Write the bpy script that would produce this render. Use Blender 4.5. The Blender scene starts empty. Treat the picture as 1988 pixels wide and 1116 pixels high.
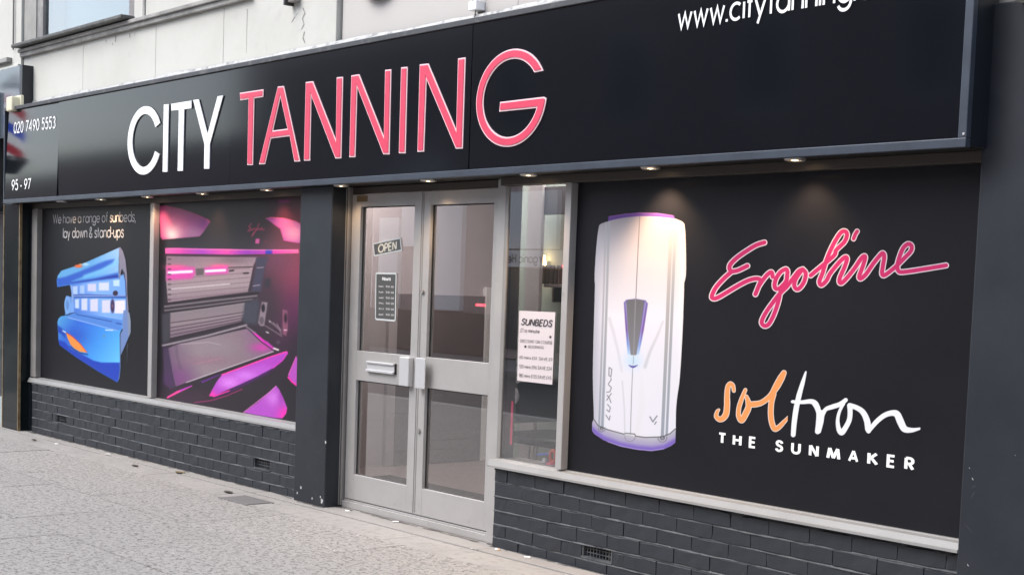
import bpy, bmesh, math, random
import numpy as np
from mathutils import Matrix, Vector
from mathutils.geometry import tessellate_polygon

random.seed(7)
rng = np.random.default_rng(7)
scene = bpy.context.scene
COL = scene.collection

# ------------------------------------------------------------------ camera
# pose recovered from the photograph (1988 x 1116): facade plane y=0, x along the street, z up, metres
FPX, CXP, CYP = 2760.69, 1000.09, 771.40
YAW, PITCH, ROLL = 0.859103, 0.075203, 0.036257
CAM = np.array([0.0, -4.9735, 1.4075])
def _axes():
    ca, sa = math.cos(YAW), math.sin(YAW); cb, sb = math.cos(PITCH), math.sin(PITCH); cc, sc = math.cos(ROLL), math.sin(ROLL)
    fwd = np.array([-sa, ca, 0]); right = np.array([ca, sa, 0]); up = np.array([0, 0, 1.])
    f2 = fwd*cb - up*sb; u2 = up*cb + fwd*sb
    return right*cc + u2*sc, u2*cc - right*sc, f2
RA, UA, FA = _axes()
cam = bpy.data.cameras.new('camera'); cam_o = bpy.data.objects.new('camera', cam); COL.objects.link(cam_o)
cam.sensor_width = 36; cam.lens = FPX/1988*36; cam.clip_end = 400; cam.clip_start = 0.05
cam.shift_x = (994-CXP)/1988; cam.shift_y = (CYP-558)/1988
M = Matrix.Identity(4)
for i in range(3):
    M[i][0] = RA[i]; M[i][1] = UA[i]; M[i][2] = -FA[i]; M[i][3] = CAM[i]
cam_o.matrix_world = M
scene.camera = cam_o

# ------------------------------------------------------------------ sky, sun, exposure
SUN_EL, SUN_ROT = 50, 205
w = bpy.data.worlds.new('World'); scene.world = w; w.use_nodes = True
nt = w.node_tree; nt.nodes.clear()
sky = nt.nodes.new('ShaderNodeTexSky'); sky.sky_type = 'NISHITA'; sky.sun_disc = False
sky.sun_elevation = math.radians(SUN_EL); sky.sun_rotation = math.radians(SUN_ROT)
sky.air_density = 1.0; sky.dust_density = 1.6; sky.ozone_density = 1.0
hs = nt.nodes.new('ShaderNodeHueSaturation'); hs.inputs['Saturation'].default_value = 0.62
bg = nt.nodes.new('ShaderNodeBackground'); bg.inputs['Strength'].default_value = 0.15
wo = nt.nodes.new('ShaderNodeOutputWorld')
nt.links.new(sky.outputs[0], hs.inputs['Color']); nt.links.new(hs.outputs[0], bg.inputs['Color']); nt.links.new(bg.outputs[0], wo.inputs[0])
sun = bpy.data.lights.new('sun', 'SUN'); sun.energy = 1.25; sun.angle = math.radians(40); sun.color = (1, .985, .96)
sun_o = bpy.data.objects.new('sun', sun); COL.objects.link(sun_o)
_a = math.radians(SUN_ROT); _e = math.radians(SUN_EL)
sd = Vector((math.sin(_a)*math.cos(_e), math.cos(_a)*math.cos(_e), math.sin(_e)))
sun_o.rotation_euler = sd.to_track_quat('Z', 'Y').to_euler()
scene.view_settings.view_transform = 'Standard'; scene.view_settings.look = 'None'
scene.view_settings.exposure = 1.3; scene.view_settings.gamma = 1; scene.view_settings.use_curve_mapping = False
scene.render.engine = 'CYCLES'
scene.cycles.max_bounces = 8; scene.cycles.transparent_max_bounces = 12

# ------------------------------------------------------------------ measuring helpers
def _ray(px, py):
    return RA*((px-CXP)/FPX) - UA*((py-CYP)/FPX) + FA
def PX(px, py, y=0.0):
    """point of the vertical plane y that the photo shows at this pixel -> (x, z)"""
    d = _ray(px, py); t = (y-CAM[1])/d[1]; p = CAM + d*t
    return float(p[0]), float(p[2])
def PZ(px, py, z=0.0):
    d = _ray(px, py); t = (z-CAM[2])/d[2]; p = CAM + d*t
    return float(p[0]), float(p[1])
def to_photo(X, Y, Z):
    vx, vy, vz = X-CAM[0], Y-CAM[1], Z-CAM[2]
    de = vx*FA[0]+vy*FA[1]+vz*FA[2]
    return CXP+FPX*(vx*RA[0]+vy*RA[1]+vz*RA[2])/de, CYP-FPX*(vx*UA[0]+vy*UA[1]+vz*UA[2])/de
def lin(c):
    c = np.asarray(c, float)/255.
    return np.where(c <= .04045, c/12.92, ((c+.055)/1.055)**2.4)

# ------------------------------------------------------------------ materials
MATS = {}
def mk(name, col, rough=.5, metal=0., spec=.5, var=None, bump=None, coat=0., objvar=0., emit=None, streak=None):
    m = bpy.data.materials.new(name); m.use_nodes = True; t = m.node_tree; b = t.nodes['Principled BSDF']
    b.inputs['Roughness'].default_value = rough; b.inputs['Metallic'].default_value = metal
    b.inputs['Specular IOR Level'].default_value = spec; b.inputs['Coat Weight'].default_value = coat
    b.inputs['Coat Roughness'].default_value = .05
    tc = t.nodes.new('ShaderNodeTexCoord')
    src = None
    def noise(scale, detail=5, sx=(1, 1, 1)):
        mp = t.nodes.new('ShaderNodeMapping'); mp.inputs['Scale'].default_value = sx
        t.links.new(tc.outputs['Object'], mp.inputs[0])
        n = t.nodes.new('ShaderNodeTexNoise'); n.inputs['Scale'].default_value = scale; n.inputs['Detail'].default_value = detail
        n.inputs['Roughness'].default_value = .62
        t.links.new(mp.outputs[0], n.inputs['Vector']); return n
    def mix_in(fac_node_out, lo, hi, c2, prev):
        mr = t.nodes.new('ShaderNodeMapRange'); mr.inputs[1].default_value = lo; mr.inputs[2].default_value = hi
        t.links.new(fac_node_out, mr.inputs[0])
        mx = t.nodes.new('ShaderNodeMix'); mx.data_type = 'RGBA'
        t.links.new(mr.outputs[0], mx.inputs[0])
        if prev is None: mx.inputs[6].default_value = (*col, 1)
        else: t.links.new(prev, mx.inputs[6])
        mx.inputs[7].default_value = (*c2, 1)
        return mx.outputs[2]
    if var:
        for v in (var if isinstance(var, list) else [var]):
            sc, c2, lo, hi = v[:4]; sx = v[4] if len(v) > 4 else (1, 1, 1)
            src = mix_in(noise(sc, 6, sx).outputs[0], lo, hi, c2, src)
    if objvar:
        oi = t.nodes.new('ShaderNodeObjectInfo'); mr = t.nodes.new('ShaderNodeMapRange')
        mr.inputs[3].default_value = 1-objvar; mr.inputs[4].default_value = 1+objvar
        t.links.new(oi.outputs['Random'], mr.inputs[0])
        vm = t.nodes.new('ShaderNodeVectorMath'); vm.operation = 'SCALE'
        if src is None: vm.inputs[0].default_value = col
        else: t.links.new(src, vm.inputs[0])
        t.links.new(mr.outputs[0], vm.inputs['Scale']); src = vm.outputs[0]
    if src is None: b.inputs['Base Color'].default_value = (*col, 1)
    else: t.links.new(src, b.inputs['Base Color'])
    if bump:
        sc, st, dist = bump[:3]; sx = bump[3] if len(bump) > 3 else (1, 1, 1)
        bn = t.nodes.new('ShaderNodeBump'); bn.inputs['Strength'].default_value = st; bn.inputs['Distance'].default_value = dist
        t.links.new(noise(sc, 6, sx).outputs[0], bn.inputs['Height']); t.links.new(bn.outputs[0], b.inputs['Normal'])
    if emit:
        b.inputs['Emission Color'].default_value = (*emit[0], 1); b.inputs['Emission Strength'].default_value = emit[1]
    MATS[name] = m
    return m
def mk_print(name, rough=.32, spec=.35):
    m = bpy.data.materials.new(name); m.use_nodes = True; t = m.node_tree; b = t.nodes['Principled BSDF']
    a = t.nodes.new('ShaderNodeVertexColor'); a.layer_name = 'print'
    t.links.new(a.outputs[0], b.inputs['Base Color']); b.inputs['Roughness'].default_value = rough; b.inputs['Specular IOR Level'].default_value = spec
    return m
def mk_glass(name, tint=(.93, .95, .94), gain=2.6, rough=0.0):
    m = bpy.data.materials.new(name); m.use_nodes = True; t = m.node_tree; t.nodes.clear()
    o = t.nodes.new('ShaderNodeOutputMaterial'); mx = t.nodes.new('ShaderNodeMixShader')
    tr = t.nodes.new('ShaderNodeBsdfTransparent'); tr.inputs[0].default_value = (*tint, 1)
    gl = t.nodes.new('ShaderNodeBsdfGlossy'); gl.inputs['Roughness'].default_value = rough; gl.inputs[0].default_value = (1, 1, 1, 1)
    fr = t.nodes.new('ShaderNodeFresnel'); fr.inputs[0].default_value = 1.5
    ge = t.nodes.new('ShaderNodeNewGeometry')
    s1 = t.nodes.new('ShaderNodeMath'); s1.operation = 'SUBTRACT'; s1.inputs[0].default_value = gain
    s2 = t.nodes.new('ShaderNodeMath'); s2.operation = 'MULTIPLY'; s2.inputs[1].default_value = gain
    t.links.new(ge.outputs['Backfacing'], s2.inputs[0]); t.links.new(s2.outputs[0], s1.inputs[1])
    s3 = t.nodes.new('ShaderNodeMath'); s3.operation = 'MULTIPLY'; s3.use_clamp = True
    t.links.new(fr.outputs[0], s3.inputs[0]); t.links.new(s1.outputs[0], s3.inputs[1])
    t.links.new(s3.outputs[0], mx.inputs[0]); t.links.new(tr.outputs[0], mx.inputs[1]); t.links.new(gl.outputs[0], mx.inputs[2]); t.links.new(mx.outputs[0], o.inputs[0])
    return m

m_alu = mk('aluminium', (.40, .388, .378), .40, .25, var=[(3.5, (.345, .335, .325), .42, .75), (9, (.31, .30, .29), .62, .8)], bump=(160, .04, .0005))
m_alu_dull = mk('dull_aluminium', (.27, .26, .247), .5, .25, var=[(4, (.21, .20, .19), .4, .75)], bump=(160, .08, .0006))
m_sillalu = mk('sill_aluminium', (.285, .28, .272), .45, .2, var=[(2.5, (.245, .24, .232), .42, .72), (14, (.21, .205, .20), .62, .8, (.2, 1, 3))], bump=(120, .05, .0005))
m_bright = mk('polished_metal', (.62, .62, .62), .3, .4)
m_sign = mk('sign_gloss_black', (.0036, .0048, .0075), .10, 0, .34, var=[(2.2, (.005, .0062, .009), .45, .8)], coat=.0)
m_signframe = mk('sign_frame_grey', (.05, .062, .082), .38, .15, var=[(5, (.037, .046, .06), .4, .7)])
m_signtop = mk('sign_capping_lead', (.062, .064, .07), .6, .1, var=[(9, (.12, .12, .12), .55, .7)], bump=(14, .5, .01))
m_black = mk('black_paint', (.008, .011, .016), .42, 0, .5, var=[(3, (.013, .017, .022), .4, .75), (38, (.03, .033, .037), .64, .75)], bump=(55, .12, .002))
m_pillar = mk('pillar_paint', (.0125, .0155, .0215), .42, 0, .45, var=[(2.6, (.021, .025, .031), .4, .75), (7, (.024, .03, .034), .6, .8), (30, (.04, .043, .046), .68, .77)], bump=(26, .16, .003))
m_pilgloss = mk('pilaster_gloss_black', (.007, .0105, .012), .10, 0, .22, var=[(3, (.016, .022, .023), .45, .8)])
m_gold = mk('brass_trim', (.33, .25, .14), .45, .6, var=[(12, (.2, .13, .07), .45, .65)])
m_soffit = mk('soffit_brown_black', (.010, .0075, .007), .45)
m_headrail = mk('head_rail_bronze', (.075, .064, .055), .45, .4)
m_brick = mk('painted_brick', (.0155, .019, .0252), .46, 0, .5, var=[(7, (.023, .027, .0335), .42, .72), (45, (.06, .065, .07), .66, .78), (2.2, (.017, .02, .024), .45, .75)], bump=(60, .4, .004), objvar=.05)
m_mortar = mk('painted_mortar', (.026, .03, .037), .6, 0, .4, var=[(20, (.06, .062, .066), .5, .7)], bump=(50, .6, .005))
m_bed_lit = mk('lit_bed_joint', (.085, .088, .092), .5, 0, .5, var=[(9, (.03, .034, .041), .42, .6), (40, (.12, .12, .118), .62, .72)], bump=(60, .5, .004))  # paler than the brick: skylight on the ledges put into the colour
m_render = mk('white_render', (.55, .543, .50), .75, 0, .3, var=[(1.1, (.47, .462, .42), .42, .75), (5.5, (.47, .455, .425), .60, .8), (7, (.24, .23, .21), .66, .82, (2.2, 2.2, .3)), (38, (.33, .32, .30), .68, .76)], bump=(18, .25, .006))
m_render2 = mk('cream_render', (.50, .475, .45), .75, 0, .3, var=[(2.0, (.48, .455, .425), .5, .85), (11, (.42, .40, .37), .68, .82)], bump=(18, .15, .006))
m_stone = mk('ledge_stone', (.36, .35, .33), .7, 0, .3, var=[(6, (.20, .195, .18), .4, .7)], bump=(30, .2, .005))
m_darkledge = mk('weathered_dark_sill', (.085, .085, .08), .6, 0, .4, var=[(8, (.15, .15, .14), .5, .7)], bump=(30, .2, .004))
m_winframe = mk('window_frame_grey', (.20, .185, .175), .5, .1, var=[(10, (.30, .28, .26), .5, .7)])
m_white = mk('white_letter', (.86, .86, .85), .4)
m_vinyl_white = mk('white_vinyl', (.50, .48, .475), .5)
m_vinyl_bright = mk('bright_white_vinyl', (.82, .82, .82), .5)
m_pink = mk('pink_letter', (.66, .048, .105), .42, var=[(8, (.60, .042, .095), .4, .7)])
m_pinkedge = mk('letter_edge_pale_pink', (.84, .60, .62), .4)
m_vinyl_black = mk('black_vinyl', (.0052, .0054, .0078), .38, 0, .3, var=[(1.5, (.0075, .0076, .0105), .4, .7)])
m_print = mk_print('printed_vinyl')
m_glass = mk_glass('door_glass', (.88, .87, .87), 4.3)
m_upglass = mk_glass('upper_window_glass', (.7, .76, .78), 2.2, .03)
m_rubber = mk('black_gasket', (.012, .011, .011), .6)
m_paper = mk('paper', (.56, .50, .505), .7)
m_ink = mk('grey_ink', (.045, .04, .045), .7)
m_signboard = mk('dark_sign_card', (.075, .078, .076), .35)
m_signedge = mk('sign_silver_border', (.50, .52, .52), .4)
m_cream = mk('cream_plastic', (.72, .68, .50), .5, var=[(4, (.62, .58, .42), .4, .7)])
m_lampring = mk('downlight_ring', (.45, .44, .42), .35, .6)
m_lamp = mk('downlight_glow', (.9, .8, .6), .5, emit=((1, .72, .42), 4.0))
m_room = mk('room_wall_paint', (.50, .44, .435), .8, var=[(1.2, (.44, .385, .38), .4, .7)])
m_room_green = mk('room_wall_green', (.38, .45, .40), .8)
m_roomfloor = mk('room_floor', (.34, .27, .255), .35, var=[(2, (.28, .23, .215), .4, .7)])
m_ceil = mk('room_ceiling', (.75, .72, .70), .8)
m_fill_panel = mk('added_fill_panel', (.9, .9, .9), .5, emit=((1, .94, .92), 6))  # glow of the added interior fill panels
m_intdoor = mk('interior_door_brown', (.16, .125, .12), .5)
m_mat = mk('door_mat', (.035, .032, .03), .9, bump=(150, .6, .004))
m_chair = mk('black_leatherette', (.02, .02, .021), .4)
m_chrome = mk('chrome', (.6, .6, .6), .2, .9)
m_warm = mk('wall_lamp_glow', (.9, .6, .3), .5, emit=((1, .62, .25), 7.0))
m_pinkglow = mk('pink_tube_glow', (.30, .05, .09), .5, emit=((1, .10, .22), .16))
m_redled = mk('red_led', (.8, .05, .05), .5, emit=((1, .04, .06), 3.0))
m_bottle = mk('bottle_brown', (.12, .09, .07), .3)
m_orange = mk('orange_plastic', (.50, .075, .035), .4)
m_hotpink = mk('hot_pink_plastic', (.5, .05, .12), .4)
m_blue = mk('blue_plastic', (.08, .14, .6), .4)
m_clear = mk('grey_plastic', (.5, .5, .52), .3)
m_brickpink = mk('pink_brown_brick', (.46, .34, .32), .85, var=[(3, (.38, .28, .26), .4, .7), (25, (.52, .42, .39), .5, .7)])
m_pier = mk('pale_pier', (.86, .83, .83), .7)
m_darkshop = mk('dark_shopfront', (.045, .04, .04), .4)
m_oppwin = mk('dark_window_glass', (.05, .055, .06), .08)
m_roof = mk('slate_roof', (.08, .08, .09), .7)
m_road = mk('asphalt', (.055, .055, .056), .85, var=[(30, (.08, .08, .08), .45, .7)], bump=(90, .5, .008))
m_paint = mk('road_paint', (.72, .70, .62), .7)
m_kerb = mk('granite_kerb', (.34, .33, .32), .8, var=[(40, (.24, .235, .23), .45, .7)], bump=(70, .4, .004))
m_strip = mk('smooth_concrete', (.285, .270, .254), .85, 0, .3, var=[(3, (.255, .243, .232), .42, .72), (26, (.20, .19, .18), .62, .78)], bump=(60, .25, .003))
m_edge = mk('worn_edge_paving', (.312, .296, .278), .85, 0, .3, var=[(2.2, (.27, .257, .243), .42, .72), (18, (.23, .217, .204), .5, .7), (40, (.20, .19, .18), .60, .72), (85, (.17, .16, .155), .62, .7)], bump=(60, .3, .003))
m_joint = mk('paving_joint', (.105, .10, .095), .95)
m_poleblack = mk('pole_black', (.02, .02, .022), .3)
m_red = mk('pole_red', (.35, .02, .035), .3, emit=((.75, .03, .06), .55)); m_pblue = mk('pole_blue', (.02, .05, .42), .3, emit=((.03, .10, .85), .7)); m_pwhite = mk('white_plastic', (.8, .8, .8), .3); m_plit = mk('pole_white', (.8, .8, .8), .3, emit=((.9, .93, 1), .8))
m_butt = mk('cigarette_paper', (.82, .80, .76), .8); m_filter = mk('cigarette_filter', (.66, .40, .22), .8)
m_leaf = mk('dead_leaf', (.16, .12, .06), .8); m_dleaf = mk('dark_dead_leaf', (.06, .05, .038), .8); m_iron = mk('cast_iron_cover', (.16, .155, .15), .7, .2, bump=(120, .4, .003))
m_cable = mk('grey_cable', (.18, .17, .165), .6)
m_gum = mk('flaked_paint_grey', (.42, .42, .41), .8)
m_brownlabel = mk('brown_door_plate', (.16, .11, .06), .45, .3)

# paving: pale concrete with many small dark flecks
def mk_paving():
    m = mk('exposed_aggregate_paving', (.318, .302, .282), .88, 0, .3,
           var=[(1.1, (.295, .283, .262), .4, .75), (190, (.35, .335, .318), .55, .8)], bump=(75, .5, .006), objvar=.03)
    t = m.node_tree; b = t.nodes['Principled BSDF']
    link = b.inputs['Base Color'].links[0].from_socket
    tc = [n for n in t.nodes if n.type == 'TEX_COORD'][0]
    prev = link
    for sc, lo, hi, c2, sx in ((24, .52, .66, (.20, .188, .178), (1, 1, 1)), (46, .54, .64, (.135, .126, .12), (.8, 1.1, 1)), (85, .57, .66, (.15, .142, .135), (1, 1, 1)), (60, .66, .71, (.42, .405, .39), (1.1, .9, 1))):
        mp = t.nodes.new('ShaderNodeMapping'); mp.inputs['Scale'].default_value = sx
        n = t.nodes.new('ShaderNodeTexNoise'); n.inputs['Scale'].default_value = sc; n.inputs['Detail'].default_value = 3; n.inputs['Roughness'].default_value = .55
        geo = t.nodes.new('ShaderNodeNewGeometry'); t.links.new(geo.outputs['Position'], mp.inputs[0]); t.links.new(mp.outputs[0], n.inputs['Vector'])
        mr = t.nodes.new('ShaderNodeMapRange'); mr.inputs[1].default_value = lo; mr.inputs[2].default_value = hi; t.links.new(n.outputs[0], mr.inputs[0])
        mx = t.nodes.new('ShaderNodeMix'); mx.data_type = 'RGBA'; t.links.new(mr.outputs[0], mx.inputs[0]); t.links.new(prev, mx.inputs[6]); mx.inputs[7].default_value = (*c2, 1)
        prev = mx.outputs[2]
    t.links.new(prev, b.inputs['Base Color'])
    return m
m_paving = mk_paving()

# ------------------------------------------------------------------ object helpers
def empty(name, loc, label=None, cat=None, group=None, kind=None):
    o = bpy.data.objects.new(name, None); o.empty_display_size = .1; COL.objects.link(o); o.location = loc
    tag(o, label, cat, group, kind); return o
def tag(o, label=None, cat=None, group=None, kind=None):
    if label: o['label'] = label
    if cat: o['category'] = cat
    if group: o['group'] = group
    if kind: o['kind'] = kind
    return o
def wpos(o):
    p = Vector((0, 0, 0))
    while o is not None: p += Vector(o.location); o = o.parent
    return p
def link(name, me, parent=None, loc=None):
    """mesh coordinates are world coordinates; the object is given an origin at `loc` (or the parent's)"""
    o = bpy.data.objects.new(name, me); COL.objects.link(o)
    if parent is not None:
        o.parent = parent; off = wpos(parent)
        me.transform(Matrix.Translation(-off))
    return o
def mesh_from(name, vs, fs, mats, smooth=False, fm=None):
    me = bpy.data.meshes.new(name); me.from_pydata([tuple(v) for v in vs], [], [tuple(f) for f in fs])
    for m in (mats if isinstance(mats, (list, tuple)) else [mats]): me.materials.append(m)
    if fm is not None: me.polygons.foreach_set('material_index', fm)
    if smooth: me.polygons.foreach_set('use_smooth', [True]*len(me.polygons))
    me.update(); return me
BOXF = [(0, 3, 2, 1), (4, 5, 6, 7), (0, 1, 5, 4), (1, 2, 6, 5), (2, 3, 7, 6), (3, 0, 4, 7)]
def boxv(x0, x1, y0, y1, z0, z1):
    return [(x0, y0, z0), (x1, y0, z0), (x1, y1, z0), (x0, y1, z0), (x0, y0, z1), (x1, y0, z1), (x1, y1, z1), (x0, y1, z1)]
class MB:
    def __init__(s): s.v = []; s.f = []; s.m = []
    def box(s, x0, x1, y0, y1, z0, z1, mi=0):
        n = len(s.v); s.v += boxv(min(x0, x1), max(x0, x1), min(y0, y1), max(y0, y1), min(z0, z1), max(z0, z1)); s.f += [tuple(i+n for i in f) for f in BOXF]; s.m += [mi]*6; return s
    def add(s, vs, fs, mi=0):
        n = len(s.v); s.v += list(vs); s.f += [tuple(i+n for i in f) for f in fs]; s.m += [mi]*len(fs); return s
    def cyl(s, p0, p1, r0, r1=None, n=16, mi=0, cap=True):
        r1 = r0 if r1 is None else r1; p0 = Vector(p0); p1 = Vector(p1); d = (p1-p0).normalized()
        a = d.orthogonal().normalized(); b = d.cross(a); k = len(s.v)
        for p, r in ((p0, r0), (p1, r1)):
            for i in range(n):
                t = 2*math.pi*i/n; s.v.append(tuple(p+a*r*math.cos(t)+b*r*math.sin(t)))
        for i in range(n): s.f.append((k+i, k+(i+1) % n, k+n+(i+1) % n, k+n+i)); s.m.append(mi)
        if cap:
            s.f.append(tuple(k+i for i in reversed(range(n)))); s.m.append(mi); s.f.append(tuple(k+n+i for i in range(n))); s.m.append(mi)
        return s
    def tube(s, pts, r, n=8, mi=0):
        for a, b in zip(pts[:-1], pts[1:]): s.cyl(a, b, r, n=n, mi=mi)
        return s
    def build(s, name, mats, parent=None, bevel=0, smooth=False):
        me = mesh_from(name, s.v, s.f, mats, smooth, s.m)
        o = link(name, me, parent)
        if bevel:
            b = o.modifiers.new('bevel', 'BEVEL'); b.width = bevel; b.segments = 2; b.limit_method = 'ANGLE'
        return o
def box(name, mat, x0, x1, y0, y1, z0, z1, parent=None, bevel=0.0):
    return MB().box(x0, x1, y0, y1, z0, z1).build(name, mat, parent, bevel)
def prism(name, mat, pts, y0, y1, parent=None, holes=(), side=None, fm_side=1):
    """extrude an outline given in (x,z) from y0 (front) to y1 (back)"""
    loops = [list(pts)]+[list(h) for h in holes]
    flat = [p for l in loops for p in l]
    tris = tessellate_polygon([[Vector((p[0], p[1], 0)) for p in l] for l in loops])
    n = len(flat); vs = [(p[0], y0, p[1]) for p in flat]+[(p[0], y1, p[1]) for p in flat]
    fs = []; fm = []
    for t in tris:
        a, b, c = [flat[i] for i in t]
        ar = (b[0]-a[0])*(c[1]-a[1])-(c[0]-a[0])*(b[1]-a[1])
        t = tuple(t) if ar > 0 else tuple(reversed(t))
        fs.append(t); fm.append(0); fs.append(tuple(i+n for i in reversed(t))); fm.append(0)
    k = 0
    for l in loops:
        m = len(l)
        for i in range(m):
            j = (i+1) % m; fs.append((k+i, k+n+i, k+n+j, k+j)); fm.append(fm_side if side else 0)
        k += m
    me = mesh_from(name, vs, fs, [mat, side] if side else mat, fm=fm)
    bm = bmesh.new(); bm.from_mesh(me); bmesh.ops.recalc_face_normals(bm, faces=bm.faces); bm.to_mesh(me); bm.free()
    return link(name, me, parent)

# ------------------------------------------------------------------ stroke lettering
def arc(cx, cy, rx, ry=None, a0=0, a1=360, n=18):
    ry = rx if ry is None else ry
    return [(cx+rx*math.cos(math.radians(a0+(a1-a0)*i/n)), cy+ry*math.sin(math.radians(a0+(a1-a0)*i/n))) for i in range(n+1)]
O_ = arc(.33, .33, .33)
def Sx(sx, sy):
    p = [(.4, .53), (.34, .63), (.2, .67), (.07, .62), (.03, .49), (.1, .395), (.2, .36), (.32, .31), (.4, .22), (.37, .08), (.2, 0), (.05, .05), (0, .15)]
    return [(a*sx, b*sy) for a, b in cat_rom(p, 4)]
def cat_rom(p, k=6, closed=False):
    p = [np.array(q, float) for q in p]; out = []; n = len(p)
    for i in range(n if closed else n-1):
        g = (lambda j: p[j % n]) if closed else (lambda j: p[min(max(j, 0), n-1)])
        a, b, c, d = g(i-1), g(i), g(i+1), g(i+2)
        for s in range(k):
            t = s/k
            out.append(.5*((2*b)+(-a+c)*t+(2*a-5*b+4*c-d)*t*t+(-a+3*b-3*c+d)*t**3))
    if not closed: out.append(p[-1])
    return [tuple(q) for q in out]
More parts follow.
